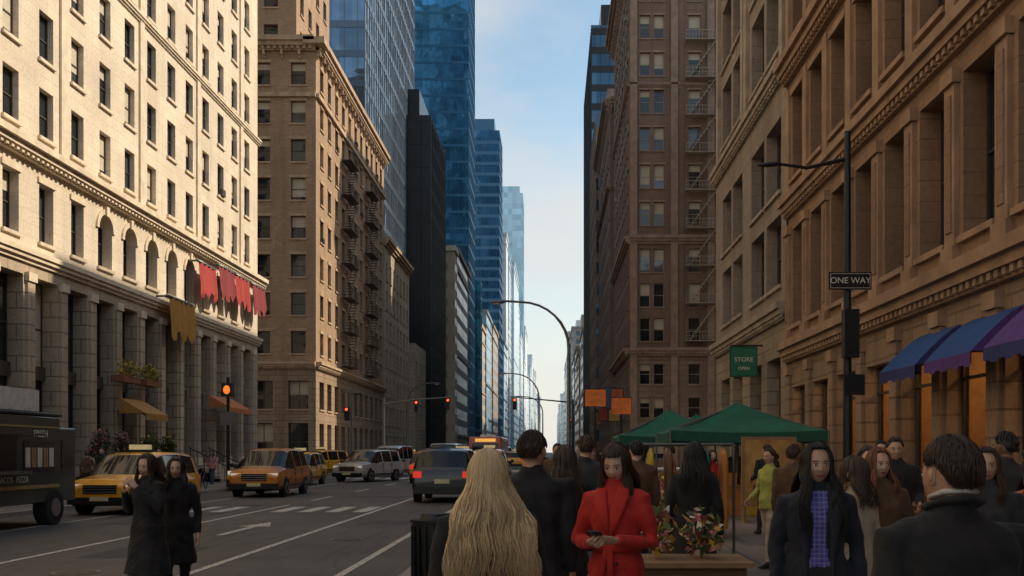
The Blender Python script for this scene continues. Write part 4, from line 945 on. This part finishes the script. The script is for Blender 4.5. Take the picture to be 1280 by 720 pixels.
e=empty('green_shop_sign',(7.3,38,0)); mb=MB(); mb.box((-.55,-.05,4.6),(.5,.05,5.75),0); mb.box((-.5,-.056,4.66),(.45,-.052,5.69),1); mb.box((-.52,-.03,5.76),(.72,.03,5.82),2); mb.obj('board',[simple('sign_green_d',(.01,.08,.045),.5),simple('sign_green',(.02,.16,.09),.5),M_black],e); text('STORE',.24,M_cr,e,(-.02,-.064,5.25),(rad(90),0,0)); text('OPEN',.17,M_cr,e,(-.02,-.064,4.92),(rad(90),0,0))
def awning(y,w,z0,z1,pr,m1,m2):
    mb=MB(); K=6
    for k in range(8):
        a=y+w*k/8; b=y+w*(k+1)/8
        for i in range(K):
            t0=i/K; t1=(i+1)/K
            f=lambda t:(8-.03-pr*t, z1-(z1-z0-.25)*(t**1.25))
            p,q=f(t0),f(t1); mb.face([(p[0],a,p[1]),(p[0],b,p[1]),(q[0],b,q[1]),(q[0],a,q[1])],0)
        x=8-.03-pr; mb.face([(x,a,z0+.25),(x,b,z0+.25),(x,b,z0+(.04 if k%2 else 0)),(x,a,z0+(.04 if k%2 else 0))],1)
    for yy in (y,y+w):
        pts=[(7.97,yy,z1)]+[(8-.03-pr*t,yy,z1-(z1-z0-.25)*(t**1.25)) for t in (.33,.66,1)]+[(7.97,yy,z0+.25)]; mb.face(pts,1)
        mb.tube([(7.97,yy+.001,z0+.25),(8-.03-pr,yy+.001,z0+.25)],.015,6,2)
    mb.obj('shop_awning',[m1,m2,M_black])
A_b=simple('awning_blue',(.015,.07,.26),.8,bump=.2); A_p=simple('awning_purple',(.10,.04,.23),.8,bump=.2); A_n=simple('awning_navy',(.03,.04,.17),.8); A_r=simple('awning_rust',(.5,.16,.05),.8)
for k,(a,b) in enumerate(((A_p,A_r),(A_p,A_r),(A_p,A_n),(A_b,A_p),(A_b,A_n))): awning(9.1+2.6*k,2.1,3.2,4.25,.9,a,b)
def awn_left(y,w,z0,z1,pr,m1,m2):
    mb=MB(); x=-19.55
    mb.face([(x,y,z1),(x,y+w,z1),(x+pr,y+w,z0+.3),(x+pr,y,z0+.3)],0); mb.face([(x+pr,y,z0+.3),(x+pr,y+w,z0+.3),(x+pr,y+w,z0),(x+pr,y,z0)],1)
    for yy in (y,y+w): mb.face([(x,yy,z1),(x+pr,yy,z0+.3),(x,yy,z0+.3)],1)
    mb.obj('entrance_awning',[m1,m2])
A_g=simple('awning_gold',(.42,.2,.04),.7)
awn_left(45.2,2.6,3.2,4.2,1.2,A_g,A_g); awn_left(57,4,4.0,5.0,1.2,A_r,A_r)
# flat draped banners across the facade
fl=[simple('banner_maroon',(.24,.03,.035),.8,bump=.2),simple('banner_crimson',(.38,.04,.03),.8,bump=.2),simple('banner_gold',(.45,.22,.04),.8,bump=.2)]
def drape(ya,yb,z0,z1,mats,name):
    mb=MB(); n=14
    for k in range(n):
        a,b=ya+(yb-ya)*k/n,ya+(yb-ya)*(k+1)/n
        for j in range(5):
            t0,t1=j/5,(j+1)/5
            def P_(y,t):
                s=(y-ya)/(yb-ya); sag=.35*math.sin(math.pi*((s*3)%1))
                return (-19.36+.07*math.sin(y*9)+.12*t,y,z1-(z1-z0)*t*(.65+sag)) 
            mb.face([P_(a,t0),P_(b,t0),P_(b,t1),P_(a,t1)],0)
    mb.box((-19.45,ya,z1-.02),(-19.33,yb,z1+.1),1)
    for y in (ya+.1,yb-.2): mb.box((-20,y,z1-.01),(-19.46,y+.1,z1+.08),1)
    mb.obj(name,[mats,M_steel],smooth=True)
drape(58.0,60.8,10.6,12.6,fl[0],'red_banner'); drape(61.2,64,10.6,12.6,fl[1],'red_banner'); drape(64.4,67.2,10.6,12.6,fl[0],'red_banner'); drape(54.6,57.6,10.2,12.2,fl[1],'red_banner')
drape(50.4,54,7.4,9.6,fl[2],'gold_banner')
def bin_(x,y):
    mb=MB(); mb.tube([(x,y,.13),(x,y,.18),(x,y,.85),(x,y,.9)],[.22,.25,.28,.29],20,0); mb.tube([(x,y,.9),(x,y,.93)],[.31,.31],20,1); mb.tube([(x,y,.93),(x,y,1.0)],[.2,.17],20,1)
    for k in range(20):
        a=k*math.pi/10; mb.box((-.012,.245,.2),(.012,.3,.86),1,Matrix.Translation((x,y,0))@Matrix.Rotation(a,4,'Z'))
    mb.obj('litter_bin',[simple('bin_green',(.02,.022,.02),.5),M_black],smooth=True,ang=30)
bin_(-1.42,12.2); bin_(-15.4,33)
mb=MB(); x,y=-1.3,27; mb.tube([(x,y,.13),(x,y,.2),(x,y,.22),(x,y,.6),(x,y,.63),(x,y,.75),(x,y,.8)],[.17,.17,.11,.11,.15,.1,.03],16,0); mb.tube([(x-.2,y,.5),(x+.2,y,.5)],.06,12,0); mb.tube([(x,y-.2,.45),(x,y,.45)],.075,12,0); mb.obj('fire_hydrant',[simple('hydrant_red',(.3,.05,.03),.5)],smooth=True,ang=35)
def leafy(mb,c,r,n,m=(0,1),size=.06):
    for i in range(n):
        d=Vector((random.gauss(0,1),random.gauss(0,1),random.gauss(0,1))).normalized()*(R()**.45)
        p=Vector(c)+Vector((d.x*r[0],d.y*r[1],d.z*r[2])); a=Vector((U(-1,1),U(-1,1),U(-1,1))).normalized(); b=a.cross(Vector((U(-1,1),U(-1,1),U(-1,1)))).normalized(); s=size*U(.6,1.4)
        mb.face([p-a*s,p-b*s*.5,p+a*s,p+b*s*.5],random.choice(m))
Lf=[simple('leaf_dark',(.035,.06,.02),.6),simple('leaf_light',(.1,.12,.03),.6),simple('leaf_gold',(.3,.24,.04),.6),simple('petal_pink',(.5,.15,.15),.6),simple('petal_white',(.75,.7,.6),.6),simple('petal_yellow',(.7,.45,.05),.6),simple('terracotta',(.25,.1,.05),.8),simple('bark',(.06,.04,.03),.9)]
for (x,y,s,fl_) in ((-18.5,41,.8,3),(-18.6,43.3,.75,3),(-18.5,46,.8,2),(-18.6,48.5,.7,2),(-18.4,37.5,.8,3)):
    mb=MB(); mb.loft([(.13,.3*s,.3*s,y,x),(.2,.33*s,.33*s,y,x),(.75,.42*s,.42*s,y,x),(.8,.45*s,.45*s,y,x)],6,16); mb.tube([(x,y,.7),(x+.05,y,1.5),(x,y,1.9)],[.05,.04,.02],8,7)
    leafy(mb,(x,y,1.9),(.6*s,.6*s,.7*s),500,(0,0,0,1,fl_),.08); leafy(mb,(x+.15,y-.3,2.4),(.35,.35,.3),120,(0,1,fl_),.07)
    mb.obj('potted_tree',Lf)
for y in (45.5,48.1):
    mb=MB(); mb.box((-19.7,y-.9,4.9),(-19.1,y+.9,5.2),6); leafy(mb,(-19.3,y,5.5),(.4,.9,.5),420,(1,2,2,5),.08); mb.obj('flower_box',Lf)
mb=MB()
for k in range(5): mb.box((-19.7,54.0,.13),(-17.6-.3*k,57,.13+.17*(k+1)),0)
for yy in (53.95,57.02):
    mb.tube([(-17.6,yy,1.0),(-19.6,yy,2.0)],.03,8,1)
    for k in range(6): mb.tube([(-17.65-.37*k,yy,.14),(-17.65-.37*k,yy,1.02+.185*k)],.018,6,1)
mb.obj('entrance_steps',[M_limeb,M_black])
for k,(x,y,m) in enumerate(((-15.3,41.5,P_o),(-15.3,42.3,P_bl),(-15.3,34.3,P_o),(-15.4,52,P_w))):
    mb=MB(); mb.box((x-.25,y-.22,.45),(x+.25,y+.22,1.15),0); mb.box((x-.22,y-.2,1.151),(x+.2,y+.2,1.3),0); mb.box((x-.18,y-.235,.75),(x+.18,y-.221,1.1),1); mb.box((x-.06,y-.06,.13),(x+.06,y+.06,.449),1); mb.box((x-.2,y-.2,.13),(x+.2,y+.2,.17),1)
    o=mb.obj('newspaper_box',[m,M_black]); b=o.modifiers.new('b','BEVEL'); b.width=.02; b.segments=2

# ------------------------------------------------------------ market tents and stalls
M_cn=simple('canopy_green',(.012,.13,.08),.75,var=.25,scale=2,bump=.2); M_cn2=simple('canopy_green_dark',(.01,.09,.058),.8)
def tent(x,y,w,d,ze,za):
    mb=MB(); K=8
    C=Vector((x,y,za))
    cor=[Vector((x-w/2,y-d/2,ze)),Vector((x+w/2,y-d/2,ze)),Vector((x+w/2,y+d/2,ze)),Vector((x-w/2,y+d/2,ze))]
    for k in range(4):
        a,b=cor[k],cor[(k+1)%4]
        def pt(i,t):
            e=a.lerp(b,i/K); p=e.lerp(C,t); p.z=ze+(za-ze)*(t**1.15)-.06*math.sin(math.pi*i/K)*(1-t)-.05*math.sin(math.pi*t); return p
        for i in range(K):
            for j in range(6):
                t0,t1=j/6,(j+1)/6
                mb.face([pt(i,t0),pt(i+1,t0),pt(i+1,t1),pt(i,t1)],0)
            p,q=pt(i,0),pt(i+1,0)
            mb.face([p,q,q-Vector((0,0,.26)),p-Vector((0,0,.26))],1)
    for c in cor:
        mb.tube([(c.x,c.y,.13),(c.x,c.y,ze)],.03,8,2); mb.tube([(c.x,c.y,ze-.05),(x,y,za-.08)],.02,6,2)
    mb.tube([(x,y,.13),(x,y,za+.06)],.035,8,2)
    mb.obj('market_tent',[M_cn,M_cn2,M_steel])
tent(5.0,27,4.0,3.4,2.3,3.1); tent(3.7,31.5,3.4,3.2,2.25,3.1); tent(5.2,36,3.6,3.2,2.3,3.1)
gm=[simple('cloth_orange',(.5,.2,.05),.85,bump=.3),simple('cloth_yellow',(.5,.38,.05),.85,bump=.3),simple('cloth_brown',(.16,.09,.05),.85,bump=.3),simple('crate_wood',(.3,.18,.09),.8),Lf[3],Lf[4],Lf[5],Lf[0],Lf[1],simple('cloth_teal',(.03,.15,.15),.85)]
def stall(x,y,w,d,cl,kind):
    mb=MB(); mb.box((x-w/2,y-d/2,.13),(x+w/2,y+d/2,.86),cl); mb.box((x-w/2-.05,y-d/2-.05,.861),(x+w/2+.05,y+d/2+.05,.9),3)
    u=x-w/2+.15
    while u<x+w/2-.1:
        for v in (y-d/2+.2,y,y+d/2-.2):
            if kind=='flower': leafy(mb,(u,v,1.12),(.15,.15,.2),60,(4,5,6,7,8),.045)
            elif kind=='box': 
                mb.box((u-.12,v-.12,.901),(u+.12,v+.12,.901+U(.1,.35)),random.choice((0,1,2,3,9)))
            else:
                mb.box((u-.15,v-.14,.901),(u+.15,v+.14,1.0),3)
                for i in range(8): mb.ball((u+U(-.1,.1),v+U(-.09,.09),1.03),.045,random.choice((0,1,4,6,8)),7,5)
        u+=.34
    mb.obj('market_stall',gm)
stall(1.1,8.0,.8,.6,2,'flower'); stall(1.3,14,1.4,1,2,'fruit'); stall(4.1,26.2,2.6,1,0,'box'); stall(5.6,26.0,1.4,1.0,1,'box'); stall(3.3,31,2.4,1,2,'fruit'); stall(2.2,19,1.8,1,9,'flower'); stall(6.4,17.5,1.,2.4,2,'box')
mb=MB()
for x in (1.1,2.4): mb.tube([(x,13.2,.13),(x,13.2,1.85)],.02,8,3); mb.box((x-.03,12.9,.13),(x+.03,13.5,.17),3)
mb.tube([(1.1,13.2,1.85),(2.4,13.2,1.85)],.02,8,3)
for k in range(5):
    x=1.3+.24*k; m=(1,2,2,9,0)[k]; mb.loft([(.75,.05,.26,13.2,x),(1.2,.05,.22,13.2,x),(1.6,.055,.24,13.2,x),(1.72,.04,.2,13.2,x),(1.8,.015,.05,13.2,x)],m,14)
mb.obj('clothes_rack',[gm[0],gm[1],gm[2],M_steel,gm[0],gm[0],gm[0],gm[0],gm[0],gm[9]])
mb=MB(); mb.box((4.35,22.9,.5),(5.6,23.0,2.1),1); mb.box((4.42,22.88,.57),(5.53,22.895,2.03),0); mb.box((4.4,22.95,.13),(4.46,23.3,.5),1); mb.box((5.5,22.95,.13),(5.56,23.3,.5),1); mb.ball((4.9,22.88,1.4),(.3,.02,.25),3,16,8); mb.box((4.6,22.865,.8),(5.3,22.878,1.0),2)
mb.obj('painted_sign_board',[simple('board_ochre',(.42,.23,.07),.7,var=.4,scale=3),gm[3],gm[2],gm[1]])

# ------------------------------------------------------------ light, sky, camera
sd=Vector((1,.35,.86)).normalized()
el=math.asin(sd.z); az=math.atan2(sd.x,sd.y)
w=bpy.data.worlds.new('World'); scene.world=w; w.use_nodes=True; nt=w.node_tree; nt.nodes.clear()
o=N(nt,'ShaderNodeOutputWorld'); bg=N(nt,'ShaderNodeBackground'); sk=N(nt,'ShaderNodeTexSky'); sk.sky_type='NISHITA'; sk.sun_disc=False
sk.sun_elevation=el; sk.sun_rotation=az; sk.dust_density=1.0; sk.air_density=1.0; sk.ozone_density=1.2
tc=N(nt,'ShaderNodeTexCoord'); n1=noise_tex(nt,tc.outputs['Generated'],3.2,8,(1,1,2.2))
c=mixc(nt,1.,sk.outputs[0],(1.75,1.75,1.5),'MULTIPLY')
sp=N(nt,'ShaderNodeSeparateXYZ'); nt.links.new(tc.outputs['Generated'],sp.inputs[0])
hz=nt.nodes.new('ShaderNodeMapRange'); nt.links.new(sp.outputs[2],hz.inputs[0]); hz.interpolation_type='SMOOTHSTEP'
hz.inputs[1].default_value=-.05; hz.inputs[2].default_value=.38; hz.inputs[3].default_value=.95; hz.inputs[4].default_value=0.
c=mixc(nt,hz.outputs[0],c,(7.1,6.9,6.6))
mm=nt.nodes.new('ShaderNodeMath'); mm.operation='MULTIPLY'; nt.links.new(ramp(nt,n1,.45,.72),mm.inputs[0]); mm.inputs[1].default_value=.8
c=mixc(nt,mm.outputs[0],c,(6.9,6.7,6.4))
nt.links.new(c,bg.inputs[0]); bg.inputs[1].default_value=.118; nt.links.new(bg.outputs[0],o.inputs[0])
L=bpy.data.lights.new('sun','SUN'); L.energy=5; L.angle=rad(.5); L.color=(1,.85,.64); lo=bpy.data.objects.new('sun',L); COL.objects.link(lo)
lo.rotation_euler=sd.to_track_quat('Z','Y').to_euler(); lo.location=(0,0,80)
cam=bpy.data.cameras.new('camera'); co=bpy.data.objects.new('camera',cam); COL.objects.link(co); co.location=(0,0,1.75); co.rotation_euler=(rad(90),0,0)
cam.sensor_width=36; cam.lens=36*1250/1280; cam.shift_x=-50/1280; cam.shift_y=205/1280; cam.clip_start=.05; cam.clip_end=6000
for o in PEND: REAL.objects.link(o)
scene.camera=co
scene.view_settings.view_transform='Standard'; scene.view_settings.look='None'; scene.view_settings.exposure=0
